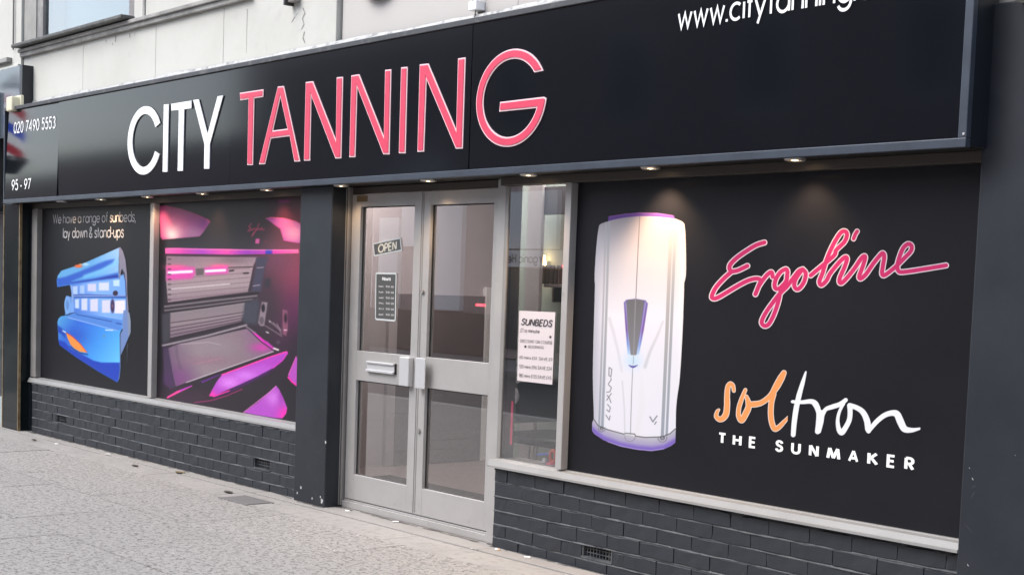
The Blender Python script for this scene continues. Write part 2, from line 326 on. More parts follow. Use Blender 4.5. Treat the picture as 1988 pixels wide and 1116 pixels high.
GL = {
 'a': ([O_, [(.66, 0), (.66, .66)]], .66), 'b': ([O_, [(0, 0), (0, 1)]], .66), 'd': ([O_, [(.66, 0), (.66, 1)]], .66), 'o': ([O_], .66),
 'p': ([O_, [(0, -.3), (0, .66)]], .66), 'g': ([O_, [(.66, .66), (.66, 0)]+arc(.33, -.0, .33, .3, 0, -155)], .66),
 'e': ([[(.02, .33), (.66, .33)]+arc(.33, .33, .33, None, 0, 318)[1:]], .66), 'c': ([arc(.33, .33, .33, None, 48, 312)], .58),
 'n': ([[(0, 0), (0, .66)], [(0, .36)]+arc(.27, .39, .27, None, 180, 0, 10)+[(.54, 0)]], .54),
 'h': ([[(0, 0), (0, 1)], [(0, .36)]+arc(.27, .39, .27, None, 180, 0, 10)+[(.54, 0)]], .54),
 'u': ([[(.54, 0), (.54, .66)], [(0, .66)]+arc(.27, .27, .27, None, 180, 360, 10)], .54),
 'm': ([[(0, 0), (0, .66)], [(0, .4)]+arc(.22, .44, .22, None, 180, 0, 8)+[(.44, 0)], [(.44, .4)]+arc(.66, .44, .22, None, 180, 0, 8)+[(.88, 0)]], .88),
 'r': ([[(0, 0), (0, .66)], [(0, .33)]+arc(.26, .40, .26, None, 180, 70, 6)], .34), 'l': ([[(0, 0), (0, 1)]], 0.),
 'i': ([[(0, 0), (0, .66)], [(0, .86), (0, .98)]], 0.), 't': ([[(.14, 0), (.14, .92)], [(0, .64), (.29, .64)]], .29),
 'f': ([[(.13, 0), (.13, .8)]+arc(.31, .8, .18, .2, 180, 80, 6), [(0, .64), (.3, .64)]], .33),
 'v': ([[(0, .66), (.25, .02), (.5, .66)]], .5), 'w': ([[(0, .66), (.2, .02), (.4, .64), (.6, .02), (.8, .66)]], .8),
 'y': ([[(0, .66), (.27, .02)], [(.54, .66), (.15, -.3)]], .54), 's': ([Sx(1, 1)], .4), 'x': ([[(0, 0), (.5, .66)], [(0, .66), (.5, 0)]], .5),
 'A': ([[(0, 0), (.39, 1)], [(.41, 1), (.8, 0)], [(.15, .3), (.65, .3)]], .8), 'B': ([[(0, 0), (0, 1)], [(0, 1), (.25, 1)]+arc(.25, .75, .23, .25, 90, -90, 8)+[(0, .5)], [(.25, .5)]+arc(.27, .25, .27, .25, 90, -90, 8)+[(0, 0)]], .54),
 'C': ([arc(.5, .5, .48, .5, 45, 315)], .84), 'D': ([[(0, 0), (0, 1)], [(0, 1), (.2, 1)]+arc(.2, .5, .45, .5, 90, -90, 12)+[(0, 0)]], .65),
 'E': ([[(.48, 1), (0, 1), (0, 0), (.48, 0)], [(0, .52), (.44, .52)]], .48), 'G': ([arc(.5, .5, .48, .5, 45, 360)+[(.5, .5)]], .98),
 'H': ([[(0, 0), (0, 1)], [(.6, 0), (.6, 1)], [(0, .52), (.6, .52)]], .6), 'I': ([[(0, 0), (0, 1)]], 0.), 'K': ([[(0, 0), (0, 1)], [(.55, 1), (.02, .45)], [(.16, .6), (.6, 0)]], .6),
 'M': ([[(.0, 0), (.12, 1)], [(.12, 1), (.42, .04)], [(.42, .04), (.72, 1)], [(.72, 1), (.84, 0)]], .84), 'N': ([[(0, 0), (0, 1)], [(.03, 1), (.59, 0)], [(.62, 0), (.62, 1)]], .62), 'O': ([arc(.5, .5, .48, .5)], .96),
 'R': ([[(0, 0), (0, 1)], [(0, 1), (.25, 1)]+arc(.25, .74, .25, .26, 90, -90, 8)+[(0, .48)], [(.24, .48), (.52, 0)]], .52),
 'S': ([Sx(1.25, 1.49)], .5), 'T': ([[(.3, 0), (.3, 1)], [(0, 1), (.6, 1)]], .6), 'U': ([[(0, 1)]+arc(.31, .31, .31, None, 180, 360, 12)+[(.62, 1)]], .62),
 'V': ([[(0, 1), (.35, .02), (.7, 1)]], .7), 'W': ([[(0, 1), (.27, .02), (.54, .96), (.81, .02), (1.08, 1)]], 1.08), 'P': ([[(0, 0), (0, 1)], [(0, 1), (.25, 1)]+arc(.25, .72, .26, .28, 90, -90, 8)+[(0, .44)]], .5),
 '0': ([arc(.29, .5, .29, .5)], .58), '1': ([[(.02, .8), (.2, .99), (.2, 0)]], .22), '2': ([arc(.28, .71, .27, .28, 170, -38, 10)+[(.0, .01), (.56, .01)]], .56),
 '3': ([arc(.26, .75, .24, .24, 150, -90, 10), arc(.26, .25, .28, .26, 90, -150, 10)], .54), '4': ([[(.46, 0), (.46, .98), (0, .28), (.62, .28)]], .62),
 '5': ([[(.5, 1), (.13, 1), (.06, .56)], arc(.27, .32, .29, .32, 135, -150, 12)], .56), '6': ([arc(.29, .3, .29, .3), [(.42, 1), (.05, .46)]], .58),
 '7': ([[(0, .99), (.54, .99), (.16, 0)]], .54), '8': ([arc(.28, .76, .23, .23), arc(.28, .27, .28, .27)], .56), '9': ([arc(.29, .7, .29, .3), [(.55, .58), (.18, 0)]], .58),
 '.': ([[(0, -.03), (0, .08)]], .02), ',': ([[(.05, .08), (-.02, -.16)]], .05), '-': ([[(0, .36), (.26, .36)]], .26), ':': ([[(0, 0), (0, .1)], [(0, .5), (0, .6)]], 0.),
 '&': ([cat_rom([(.62, .0), (.3, .42), (.12, .72), (.2, .95), (.36, .97), (.44, .8), (.3, .6), (.08, .38), (.04, .14), (.22, 0), (.42, .08), (.6, .4)], 4)], .62),
 '£': ([[(.5, .0), (.02, .0), (.16, .22), (.16, .72)]+arc(.34, .74, .18, .24, 180, 30, 8), [(0, .48), (.36, .48)]], .5),
 '*': ([[(0, .75), (.5, .75)], [(.12, 1), (.38, .5)], [(.38, 1), (.12, .5)]], .5),
}
def ribbon(pts, wd):
    p = np.array(pts, float); n = len(p); closed = np.allclose(p[0], p[-1]) and n > 3
    seg = p[1:]-p[:-1]; ln = np.linalg.norm(seg, axis=1); keep = np.r_[True, ln > 1e-6]; p = p[keep]; n = len(p)
    seg = p[1:]-p[:-1]; d = seg/np.linalg.norm(seg, axis=1)[:, None]
    nr = np.stack([-d[:, 1], d[:, 0]], 1); out = []
    for i in range(n):
        a = nr[i-1] if i > 0 else (nr[-1] if closed else nr[0]); b = nr[i] if i < n-1 else (nr[0] if closed else nr[-1])
        m = a+b; l = np.linalg.norm(m); m = a if l < 1e-6 else m/l
        k = 1/max(.42, float(m@a)); out.append((p[i]+m*wd*.5*k, p[i]-m*wd*.5*k))
    return out
def layout(txt, gap=.2, space=.36):
    x = 0.; items = []
    for ch in txt:
        if ch == ' ': x += space; continue
        g, wd = GL[ch]; items.append((g, x, ch)); x += wd+gap
    return items, x-gap
def text(name, mat, txt, base, top, y, parent, wd=.11, gap=.2, space=.36, oblique=0., fit=None, ref=None):
    """base/top: photo pixels of the baseline ends and of the cap line ends on plane y"""
    b0, b1 = [np.array(PX(*q, y)) for q in base]; t0, t1 = [np.array(PX(*q, y)) for q in top]
    items, W = layout(txt, gap, space)
    if ref: W = layout(ref, gap, space)[1]
    u0, u1 = t0-b0, t1-b1
    # keep letters upright on the wall: use the vertical part only
    u0 = np.array([0, u0[1]]); u1 = np.array([0, u1[1]])
    vs = []; fs = []; k = 0
    for g, x, ch in items:
        for st in g:
            rb = ribbon([(a+x+oblique*b, b) for a, b in st], wd); n0 = len(vs); yy = y-.0002*(k % 5); k += 1
            for l, r in rb:
                for q in (l, r):
                    u = q[0]/W; P = b0+(b1-b0)*u+(u0+(u1-u0)*u)*q[1]; vs.append((P[0], yy, P[1]))
            for i in range(len(rb)-1): fs.append((n0+2*i, n0+2*i+1, n0+2*i+3, n0+2*i+2))
    return link(name, mesh_from(name, vs, fs, mat), parent)

# ------------------------------------------------------------------ print rasteriser: colours of flat printed vinyl stored on a fine mesh
def sd_poly(P, x, y):
    P = np.asarray(P, float); d = np.full(x.shape, 1e9); s = np.zeros(x.shape, bool); n = len(P)
    for i in range(n):
        a = P[i]; b = P[(i+1) % n]; ex, ey = b-a; wx, wy = x-a[0], y-a[1]
        t = np.clip((wx*ex+wy*ey)/max(ex*ex+ey*ey, 1e-9), 0, 1); d = np.minimum(d, (wx-ex*t)**2+(wy-ey*t)**2)
        c = (a[1] > y) != (b[1] > y)
        if abs(ey) > 1e-9: s ^= c & (x < a[0]+(y-a[1])*ex/ey)
    d = np.sqrt(d); return np.where(s, -d, d)
def sd_line(P, x, y, r0=1., r1=None):
    P = np.asarray(P, float); d = np.full(x.shape, 1e9); n = len(P)-1
    if np.isscalar(r0): rr = np.linspace(r0, r0 if r1 is None else r1, n+1)
    else: rr = np.asarray(r0, float)
    for i in range(n):
        a = P[i]; b = P[i+1]; ex, ey = b-a; wx, wy = x-a[0], y-a[1]
        t = np.clip((wx*ex+wy*ey)/max(ex*ex+ey*ey, 1e-9), 0, 1)
        d = np.minimum(d, np.hypot(wx-ex*t, wy-ey*t)-(rr[i]+(rr[i+1]-rr[i])*t))
    return d
def sd_ell(cx, cy, rx, ry, x, y):
    return (np.hypot((x-cx)/rx, (y-cy)/ry)-1)*min(rx, ry)
class Print:
    def __init__(s, x0, x1, z0, z1, y, nx, nz):
        s.y = y; s.X, s.Z = np.meshgrid(np.linspace(x0, x1, nx), np.linspace(z0, z1, nz)); s.nx, s.nz = nx, nz
        s.x, s.yy = to_photo(s.X, y, s.Z); s.c = np.zeros((nz, nx, 3)); s.a = np.zeros((nz, nx))
    def over(s, sd, col, blur=.9, op=1.):
        a = np.clip(.5-sd/(2*blur), 0, 1)*op; col = np.asarray(col, float)
        s.c = s.c*(1-a[..., None])+col*a[..., None]; s.a = np.maximum(s.a, a); return s
    def poly(s, P, col, blur=.9, op=1.): return s.over(sd_poly(P, s.x, s.yy), col, blur, op)
    def line(s, P, col, r=1., r1=None, blur=.8, op=1.): return s.over(sd_line(P, s.x, s.yy, r, r1), col, blur, op)
    def ell(s, cx, cy, rx, ry, col, blur=.9, op=1.): return s.over(sd_ell(cx, cy, rx, ry, s.x, s.yy), col, blur, op)
    def glow(s, mask_sd, cx, cy, rx, ry, col, op=1., p=1.):
        g = np.exp(-(((s.x-cx)/rx)**2+((s.yy-cy)/ry)**2)*p)*op
        if mask_sd is not None: g = g*np.clip(.5-mask_sd/1.8, 0, 1)
        s.c = s.c*(1-g[..., None])+np.asarray(col, float)*g[..., None]; return s
    def grade(s, P, stops, axis, blur=.9, op=1.):
        """polygon filled with a colour ramp along a direction: axis=(x0,y0,x1,y1)"""
        x0, y0, x1, y1 = axis; t = ((s.x-x0)*(x1-x0)+(s.yy-y0)*(y1-y0))/((x1-x0)**2+(y1-y0)**2)
        ks = [k for k, _ in stops]; cs = np.array([c for _, c in stops], float)
        col = np.stack([np.interp(t, ks, cs[:, i]) for i in range(3)], -1)
        sd = sd_poly(P, s.x, s.yy) if P is not None else np.full(s.x.shape, -9.)
        return s.over(sd, col, blur, op)
    def build(s, name, mat, parent, keep=None, gain=.9, grain=0., gamma=1.):
        c = lin(np.clip(s.c, 0, 255))**gamma*gain
        if grain: c = c*(1+rng.normal(0, grain, s.a.shape))[..., None]
        idx = np.arange(s.nx*s.nz).reshape(s.nz, s.nx)
        q = np.stack([idx[:-1, :-1], idx[:-1, 1:], idx[1:, 1:], idx[1:, :-1]], -1).reshape(-1, 4)
        if keep is not None:
            al = s.a.reshape(-1); q = q[(al[q] > keep).all(1)]
        used, inv = np.unique(q, return_inverse=True); q = inv.reshape(-1, 4)
        V = np.stack([s.X.reshape(-1), np.full(s.nx*s.nz, s.y), s.Z.reshape(-1)], -1)[used]
        me = bpy.data.meshes.new(name); me.vertices.add(len(V)); me.vertices.foreach_set('co', V.reshape(-1))
        me.loops.add(q.size); me.loops.foreach_set('vertex_index', q.reshape(-1)); me.polygons.add(len(q))
        me.polygons.foreach_set('loop_start', np.arange(len(q))*4); me.update(calc_edges=True); me.validate()
        at = me.color_attributes.new('print', 'FLOAT_COLOR', 'POINT')
        rgba = np.ones((len(V), 4)); rgba[:, :3] = np.clip(c.reshape(-1, 3)[used], 0, 1); at.data.foreach_set('color', rgba.reshape(-1))
        me.materials.append(mat); return link(name, me, parent)

# ================================================================== GROUND
road = box('road', m_road, -60, 40, -11.2, -5.55, -.30, -.12); tag(road, kind='structure')
far_pave = box('far_pavement', m_strip, -60, 40, -14.2, -11.2, -.30, -.02); tag(far_pave, kind='structure')
ground = box('ground', m_road, -160, 140, -160, 60, -.6, -.31); tag(ground, kind='structure')
mk_l = MB()
for k in range(22):
    mk_l.box(-58+k*4.4, -55.8+k*4.4, -8.42, -8.32, -.118, -.116)
mk_l.box(-60, 40, -5.93, -5.85, -.118, -.116); mk_l.box(-60, 40, -6.08, -6.0, -.118, -.116)
tag(mk_l.build('road_marking', m_paint), kind='structure')
kerb = empty('kerb', (-5, -5.5, 0), kind='structure')
for k in range(28):
    x = -24+k*1.0
    MB().box(x+.003, x+.997, -5.55, -5.40, -.2, .002).build('kerb_stone', m_kerb, kerb, .006)
pav = empty('pavement', (-7, -1, 0), kind='structure')
MB().box(-24, 4, -5.4, -.10, -.2, -.006).build('bedding', m_joint, pav)
# slabs: 0.9 x 0.6 m, laid with staggered joints; shared meshes, slightly uneven
SLX, SLY = 1.2, .72
slab_meshes = []
for v in range(4):
    b = MB(); j = [random.uniform(-.0012, .0012) for _ in range(4)]; e = .0022
    b.add([(e, e, -.05), (SLX-e, e, -.05), (SLX-e, SLY-e, -.05), (e, SLY-e, -.05), (e, e, j[0]-.0005), (SLX-e, e, j[1]-.0005), (SLX-e, SLY-e, j[2]-.0005), (e, SLY-e, j[3]-.0005)], BOXF)
    slab_meshes.append(mesh_from('slab', b.v, b.f, m_paving))
for r in range(8):
    y = -.385-SLY*(r+1)
    if y < -5.7: break
    for c in range(16):
        x = -17+c*SLX+(SLX/2 if r % 2 else 0)
        if y+SLY < -5.2: continue
        o = bpy.data.objects.new('slab', slab_meshes[(r*5+c*3) % 4]); COL.objects.link(o); o.parent = pav; o.location = (x+7, max(y, -5.4)+1, random.uniform(-.0008, .0008))
xs = -17.3
while xs < 3:
    L = random.uniform(.85, 1.3)
    MB().box(xs+.002, xs+L-.002, -.383, -.142, -.05, random.uniform(-.002, .0)).build('edge_slab', m_edge, pav, .003); xs += L
# smooth concrete border along the wall, in lengths
xs = -24.
k = 0
while xs < 4:
    L = random.uniform(1.6, 2.4)
    MB().box(xs+.003, xs+L-.003, -.126, .35 if -7.6 < xs+L and xs < -5.9 else .2, -.1, random.uniform(.001, .003)).build('border_slab', m_strip, pav, .004)
    xs += L; k += 1

# ================================================================== SHOP BUILDING
shop = empty('shop_building', (-7.5, 0, 0), 'shop building with white rendered upper wall above dark painted pillars', 'building')
ZS = 2.012                                     # soffit
# pillars
PIL = -.07
px0 = PX(576, 700, PIL)[0]; px1 = PX(637, 700, PIL)[0]
pl = box('pillar', m_pillar, px0, px1, PIL, .14, 0, ZS, shop, .006); pl['label'] = 'dark blue-black pillar between the pink poster and the doors'
pr = box('pillar', m_pillar, -3.04, -1.2, -.03, .35, 0, 2.56, shop, .006); pr['label'] = 'wide dark pillar at the right end'
b = MB()
chx, chz = PX(632, 972, PIL)
for (qx, qy, r) in ((640, 858, .008), (633, 972, .016), (592, 946, .009), (614, 967, .007), (585, 956, .007), (630, 964, .006)):
    X, Z = PX(qx-8, qy, PIL-.001)
    pts = [(X+r*(.6+.6*random.random())*math.cos(t), PIL-.0012, Z+r*(.7+.7*random.random())*math.sin(t)) for t in np.linspace(0, 2*math.pi, 9)[:-1]]
    b.add(pts, [tuple(range(8))])
b.build('chipped_paint', m_gum, pl)['kind'] = 'stuff'
b = MB()
for (qx, qy, r) in ((1888, 929, .006), (1879, 1096, .006), (1882, 908, .004), (1971, 883, .003)):
    X, Z = PX(qx, qy, -.031)
    b.add([(X-r*.3, -.0312, Z+r), (X+r*.2, -.0312, Z+r*.2), (X+r*.9, -.0312, Z-r*.6), (X+r*.3, -.0312, Z-r*.7), (X-r*.4, -.0312, Z)], [(0, 4, 3, 2, 1)])
b.build('chipped_paint', m_gum, pr)['kind'] = 'stuff'
PLY = -.10
ax0 = PX(6, 700, PLY)[0]; ax1 = PX(35, 700, PLY)[0]
pa = box('pillar', m_pilgloss, ax0, ax1, PLY, .02, 0, ZS, shop, .004); pa['label'] = 'glossy black pilaster with brass edge at the left end'
MB().box(ax1, ax1+.016, PLY-.003, PLY+.02, 0.003, ZS-.002).build('edge_trim', m_gold, pa)
MB().box(ax0-.014, ax0, PLY-.003, PLY+.02, 0.003, ZS-.002).build('edge_trim', m_gold, pa)
box('return_wall', m_black, ax1, PX(61, 600, 0)[0], -.002, .2, 0, ZS, shop)
# soffit and beam over the windows
box('soffit', m_soffit, -12.55, -3.045, -.155, .36, ZS, ZS+.03, shop)
# upper wall, in render panels
UW = 0.0
seams = [-12.60, -11.35, -10.05, -9.02, -7.60]
for i in range(4):
    MB().box(seams[i]+.002, seams[i+1]-.002, UW, .3, 2.2, 3.302).build('wall_panel', m_render, shop, .004)
for a, bq in ((-7.585, -5.9), (-5.9, -4.4), (-4.4, -2.9)):
    MB().box(a+.001, bq-.001, UW+.035, .3, 2.2, 4.4).build('wall_panel', m_render2, shop, .003)
MB().box(-8.62, -7.602, UW+.0, .3, 3.31, 4.4).build('wall_panel', m_render, shop, .003)
wx, wz = PX(1976, 4, -.06)
box('coping', m_render, wx, -1.0, -.10, .3, wz, 4.4, shop)
# ledges
led = MB(); led.box(-12.61, -8.62, -.035, .12, 3.302, 3.338); led.box(-12.61, -8.62, -.055, .12, 3.338, 3.366)
led.build('ledge', m_stone, shop, .004)
# upper window
wq = lambda px: PX(px, 60, .01)[0]
MB().box(-12.60, wq(72), .0, .3, 3.37, 4.6).build('window_reveal', mk('reveal_beige', (.33, .325, .30), .75, 0, .3, var=[(5, (.26, .255, .235), .4, .7)]), shop, .004)
win = empty('window', (-11.4+7.5, .05, 3.37)); win.parent = shop
MB().box(wq(72)+.002, wq(83.5), .008, .1, 3.372, 4.6).build('frame', m_winframe, win, .005)
MB().box(wq(250), wq(261), .008, .1, 3.372, 4.6).build('frame', m_winframe, win, .005)
MB().box(wq(83.5), wq(250), .012, .1, 3.372, 3.40).build('frame', m_winframe, win, .004)
MB().box(wq(83.5), wq(250), .035, .041, 3.40, 4.6).build('pane', m_upglass, win)
MB().box(wq(83.5), wq(250), .20, .21, 3.3, 4.6).build('blind', mk('grey_blind', (.30, .35, .37), .8, var=[(1.5, (.22, .26, .275), .4, .7)]), win)
MB().box(-12.62, -10.42, -.11, .006, 3.376, 3.404).build('window_sill', m_darkledge, shop, .006)
MB().box(wq(261)+.001, wq(279), .004, .2, 3.372, 4.6).build('window_mullion', m_render, shop, .004)
MB().box(wq(279)+.001, wq(283), -.004, .2, 3.372, 4.6).build('window_mullion', m_stone, shop, .002)
MB().box(wq(283)+.001, -8.62, .006, .3, 3.372, 4.6).build('infill_panel', m_render, shop, .003)
# cracks and dark runs in the render
ck = MB()
def crack(pts, wd):
    q = [PX(*p, -.0015) for p in pts]
    for (a, b_) in zip(q[:-1], q[1:]):
        w_ = wd*random.uniform(.5, 1.2); ck.add([(a[0]-w_, -.0016, a[1]), (a[0]+w_, -.0016, a[1]), (b_[0]+w_*.6, -.0016, b_[1]), (b_[0]-w_*.6, -.0016, b_[1])], [(0, 3, 2, 1)])
crack([(588, 16), (592, 26), (587, 36), (590, 48), (585, 58)], .010); crack([(578, 26), (572, 34), (566, 44)], .005); crack([(591, 62), (588, 74), (592, 84)], .007); crack([(600, 84), (622, 79), (642, 74)], .006); crack([(480, 18), (479, 60), (478, 104)], .003)
crack([(225, 70), (224, 82)], .010); crack([(252, 66), (252, 74)], .008); crack([(262, 64), (261, 70)], .006); crack([(206, 78), (206, 84)], .006); crack([(218, 84), (219, 88)], .01)
ck.build('crack', mk('crack_dirt', (.25, .24, .22), .9), shop)['kind'] = 'stuff'
# room inside
RX0, RX1 = -8.80, -3.2
box('room_floor', m_roomfloor, -8.95, RX1, .2, 4.3, -.04, .035, shop)
box('room_ceiling', m_ceil, -8.95, RX1, .37, 4.3, 2.42, 2.5, shop)
box('room_wall', m_room, -8.95, RX0, .36, 4.3, .035, 2.42, shop)
box('room_wall', m_room_green, RX0, RX1, 3.4, 3.5, .035, 2.42, shop)
box('room_wall', m_room, RX1-.1, RX1, .36, 3.4, .035, 2.42, shop)
box('room_bulkhead', m_soffit, RX0, RX1-.1, .30, .36, 2.0, 2.42, shop)
b = MB(); b.box(-7.42, RX1-.1, .36, .40, .035, .2)
# ================================================================== STALL RISERS of painted brick
def stall(x0, x1, yf, vents, label, broken=()):
    wall = empty('brick_wall', ((x0+x1)/2, yf, 0), label, 'brick wall')
    ch = .0752; core = MB(); last = -.03
    for vx, c, _ in sorted(vents, key=lambda v: v[0])[:1]:
        za, zb = -.012+c*ch-.004, -.012+c*ch+.069; core.box(x0, x1, yf+.0032, yf+.16, -.03, za); core.box(x0, x1, yf+.0032, yf+.16, zb, .438)
        a = x0
        for v in sorted(vents, key=lambda v: v[0]): core.box(a, v[0]-.112, yf+.0032, yf+.16, za, zb); a = v[0]+.112
        core.box(a, x1, yf+.0032, yf+.16, za, zb)
    core.build('mortar', m_mortar, wall); variants = []
    def brick_mesh(L, seed):
        r = random.Random(seed); h = .0705; bev = .002; tb = .0075
        j = lambda a=.0022: r.uniform(-a, a)
        fv = [(0+j(), 0+j(.0015), 0+j()), (L+j(), 0+j(.0015), 0+j()), (L+j(), 0+j(.0015), h+j()), (0+j(), j(.0015), h+j())]
        mid = [(L*.33+j(), -.001+j(.002), 0+j(.003)), (L*.66+j(), -.001+j(.002), j(.003)), (L*.66+j(), -.001+j(.002), h+j(.003)), (L*.33+j(), -.001+j(.002), h+j(.003))]
        front = [fv[0], mid[0], mid[1], fv[1], fv[2], mid[2], mid[3], fv[3]]
        cx, cz = L/2, h/2
        ring1 = [(p[0]+(.0005 if p[0] < cx*.5 else -.0005 if p[0] > cx*1.5 else 0), p[1], p[2]+(bev if p[2] < cz else -tb)) for p in front]
        ring2 = [(p[0], p[1]+(.0012 if p[2] < cz else .0075), p[2]) for p in front]; ring3 = [(p[0], .03, p[2]) for p in front]
        vs = ring1+ring2+ring3; fs = [(0, 1, 6, 7), (1, 2, 5, 6), (2, 3, 4, 5)]
        for o in (0, 8):
            for i in range(8): fs.append((o+i, o+8+i, o+8+(i+1) % 8, o+(i+1) % 8))
        me = mesh_from('brick', vs, fs, m_brick)
        bm = bmesh.new(); bm.from_mesh(me); bmesh.ops.recalc_face_normals(bm, faces=bm.faces); bm.to_mesh(me); bm.free(); return me
    cache = {}
    for c in range(6):
        z = -.012+c*ch
        x = x0+(-.115 if c % 2 else 0.)+random.uniform(-.012, .012); i = 0
        while x < x1-.02:
            L = .2232+random.uniform(-.001, .0012); a = max(x, x0+.002); e = min(x+L, x1-.002)
            hit = [v for v in vents if v[1] == c and a < v[0]+.11 and e > v[0]-.11]
            segs = [(a, e)]
            for v in hit: segs = [s for q in segs for s in ((q[0], min(q[1], v[0]-.113)), (max(q[0], v[0]+.113), q[1])) if s[1]-s[0] > .03]
            for s0, s1 in segs:
                key = (round(s1-s0, 2), (i+c) % 7)
                if key not in cache: cache[key] = brick_mesh(key[0] if key[0] > .03 else s1-s0, hash(key) % 9999)
                o = bpy.data.objects.new('brick', cache[key]); COL.objects.link(o); o.parent = wall
                o.location = (s0-(x0+x1)/2, random.uniform(-.0016, .0012), z+random.uniform(-.0012, .0012)+.004*math.sin(s0*1.7+c))
                o.rotation_euler = (random.uniform(-.008, .008), random.uniform(-.006, .006)+.004*1.7*-math.cos(s0*1.7+c), random.uniform(-.003, .003))
            x += .225+random.uniform(-.002, .004); i += 1
    # painted bed joints: weathered ledges with caught light in their colour, broken here and there
    for c in range(1, 6):
        vs = []; fq = []; n = int((x1-x0)/.022)
        for i in range(n+1):
            X = x0+.002+(x1-x0-.004)*i/n; zc = -.012+c*ch-.0045+.004*math.sin(X*1.7+c)
            g = .5+.5*math.sin(X*5.3+c*2.1)+.35*math.sin(X*13.1+c); g = min(max(g, 0), 1.2)
            o_ = random.uniform(-.0012, .0012)
            vs += [(X, yf+.0075, zc+.0065+o_), (X, yf+.0005-.0042*g+o_, zc+.0-.0035*g+o_), (X, yf+.001-.0042*g, zc-.0045-.002*g), (X, yf+.0075, zc-.007)]
        for i in range(n):
            for k in range(3): a = i*4+k; fq.append((a, a+4, a+5, a+1))
        me = mesh_from('bed_joint', vs, fq, m_bed_lit); bm = bmesh.new(); bm.from_mesh(me); bmesh.ops.recalc_face_normals(bm, faces=bm.faces)
        bm.to_mesh(me); bm.free(); link('bed_joint', me, wall)
    # uneven mortar fillet on top of the last course
    vs = []; n = int((x1-x0)/.03); fs = []
    for i in range(n+1):
        X = x0+(x1-x0)*i/n; d = .006+.005*math.sin(i*.9)+random.uniform(-.004, .005)
        vs += [(X, yf-.004-random.uniform(0, .003), .4385-d-.004), (X, yf-.001, .4385+.002), (X, yf+.03, .4385+.003)]
    for i in range(n):
        a = i*3; fs += [(a, a+3, a+4, a+1), (a+1, a+4, a+5, a+2)]
    link('mortar_fillet', mesh_from('mortar_fillet', vs, fs, m_mortar), wall)
    for vx, c, depth in vents:
        z = -.012+c*ch
        vb = MB(); fr = .007
        vb.box(vx-.111, vx+.111, yf+.06, yf+.065, z-.003, z+.068, 1)
        vb.box(vx-.111, vx+.111, yf-.002, yf+.058, z-.0035, z+fr)
        vb.box(vx-.108, vx-.1, yf+.004, yf+.028, z, z+.066); vb.box(vx+.1, vx+.108, yf+.004, yf+.028, z, z+.066)
        for r_ in range(2):
            zz = z+.024+r_*.02; vb.box(vx-.1, vx+.1, yf+.022, yf+.032, zz, zz+.005)
        for q in range(9): vb.box(vx-.09+q*.0225-.003, vx-.09+q*.0225+.003, yf+.023, yf+.031, z+.01, z+.062)
        vb.build('air_vent', [m_bed_lit, m_rubber], wall)
    return wall
LBY, RBY = -.022, .004
stall(PX(62, 780, LBY)[0], px0-.002, LBY, [(PX(119, 812, LBY)[0], 2, 0), (PX(508, 899, LBY)[0], 2, 0)], 'low dark painted brick wall under the two left poster windows')
stall(PX(958, 1000, RBY)[0], -3.042, RBY, [(PX(1159, 1046, RBY)[0], 1, 0)], 'low dark painted brick wall under the tall black poster window')

# ================================================================== WINDOW FRAMES
GY = .042                                      # glass / poster plane
def sill_bar(parent, x0, x1):
    prof = [(-.030, .4415), (-.029, .4535), (-.024, .4545), (-.015, .4795), (.026, .4835), (.027, .4865), (.06, .488), (.06, .4415)]
    vs = [(x, y, z) for x in (x0, x1) for y, z in prof]; n = len(prof)
    fs = [(i, (i+1) % n, n+(i+1) % n, n+i) for i in range(n)]+[tuple(reversed(range(n))), tuple(range(n, 2*n))]
    me = mesh_from('sill', vs, fs, m_sillalu); bm = bmesh.new(); bm.from_mesh(me); bmesh.ops.recalc_face_normals(bm, faces=bm.faces); bm.to_mesh(me); bm.free()
    return link('sill', me, parent)
xl = PX(61, 600, 0)[0]; xlm0 = PX(289.5, 600, 0)[0]; xlm1 = PX(296, 600, 0)[0]
lw = empty('shop_window', ((xl+px0)/2, 0, .44), 'aluminium window frame holding the blue sunbed and pink sunbed posters', 'window')
sill_bar(lw, xl, px0-.001)
MB().box(xl, xl+.115, -.004, .07, .489, 1.966).build('jamb', m_alu_dull, lw, .003)
MB().box(xlm0, xlm0+.062, -.004, .07, .489, 1.966).build('mullion', m_alu, lw, .003)
MB().box(xl, px0-.001, -.002, .07, 1.967, ZS-.001).build('head_rail', m_headrail, lw, .002)
for a, bq in ((xl+.115, xlm0), (xlm0+.062, px0)):
    MB().box(a, bq-.001, GY+.004, GY+.010, .489, 1.966).build('pane', m_rubber, lw)
xd1 = PX(980, 600, .06)[0]                      # right face edge of door frame
xm0 = PX(1090, 600, 0)[0]; xm1 = xm0+.045
rw = empty('shop_window', ((xd1-3.04)/2, 0, .44), 'aluminium window frame with a narrow clear pane beside the doors and one wide poster pane', 'window')
sill_bar(rw, xd1+.001, -3.041)
MB().box(xm0, xm1, -.004, .07, .489, 1.966).build('mullion', m_alu, rw, .003)
MB().box(xd1+.001, -3.041, -.002, .07, 1.967, ZS-.001).build('head_rail', m_headrail, rw, .002)
MB().box(xd1+.03, xm0, GY, GY+.006, .489, 1.966).build('pane', m_glass, rw)
MB().box(xm1, -3.041, GY+.004, GY+.010, .489, 1.966).build('pane', m_rubber, rw)
MB().box(xd1+.001, xd1+.03, .035, .07, .489, 1.966).build('jamb', m_alu_dull, rw, .002)

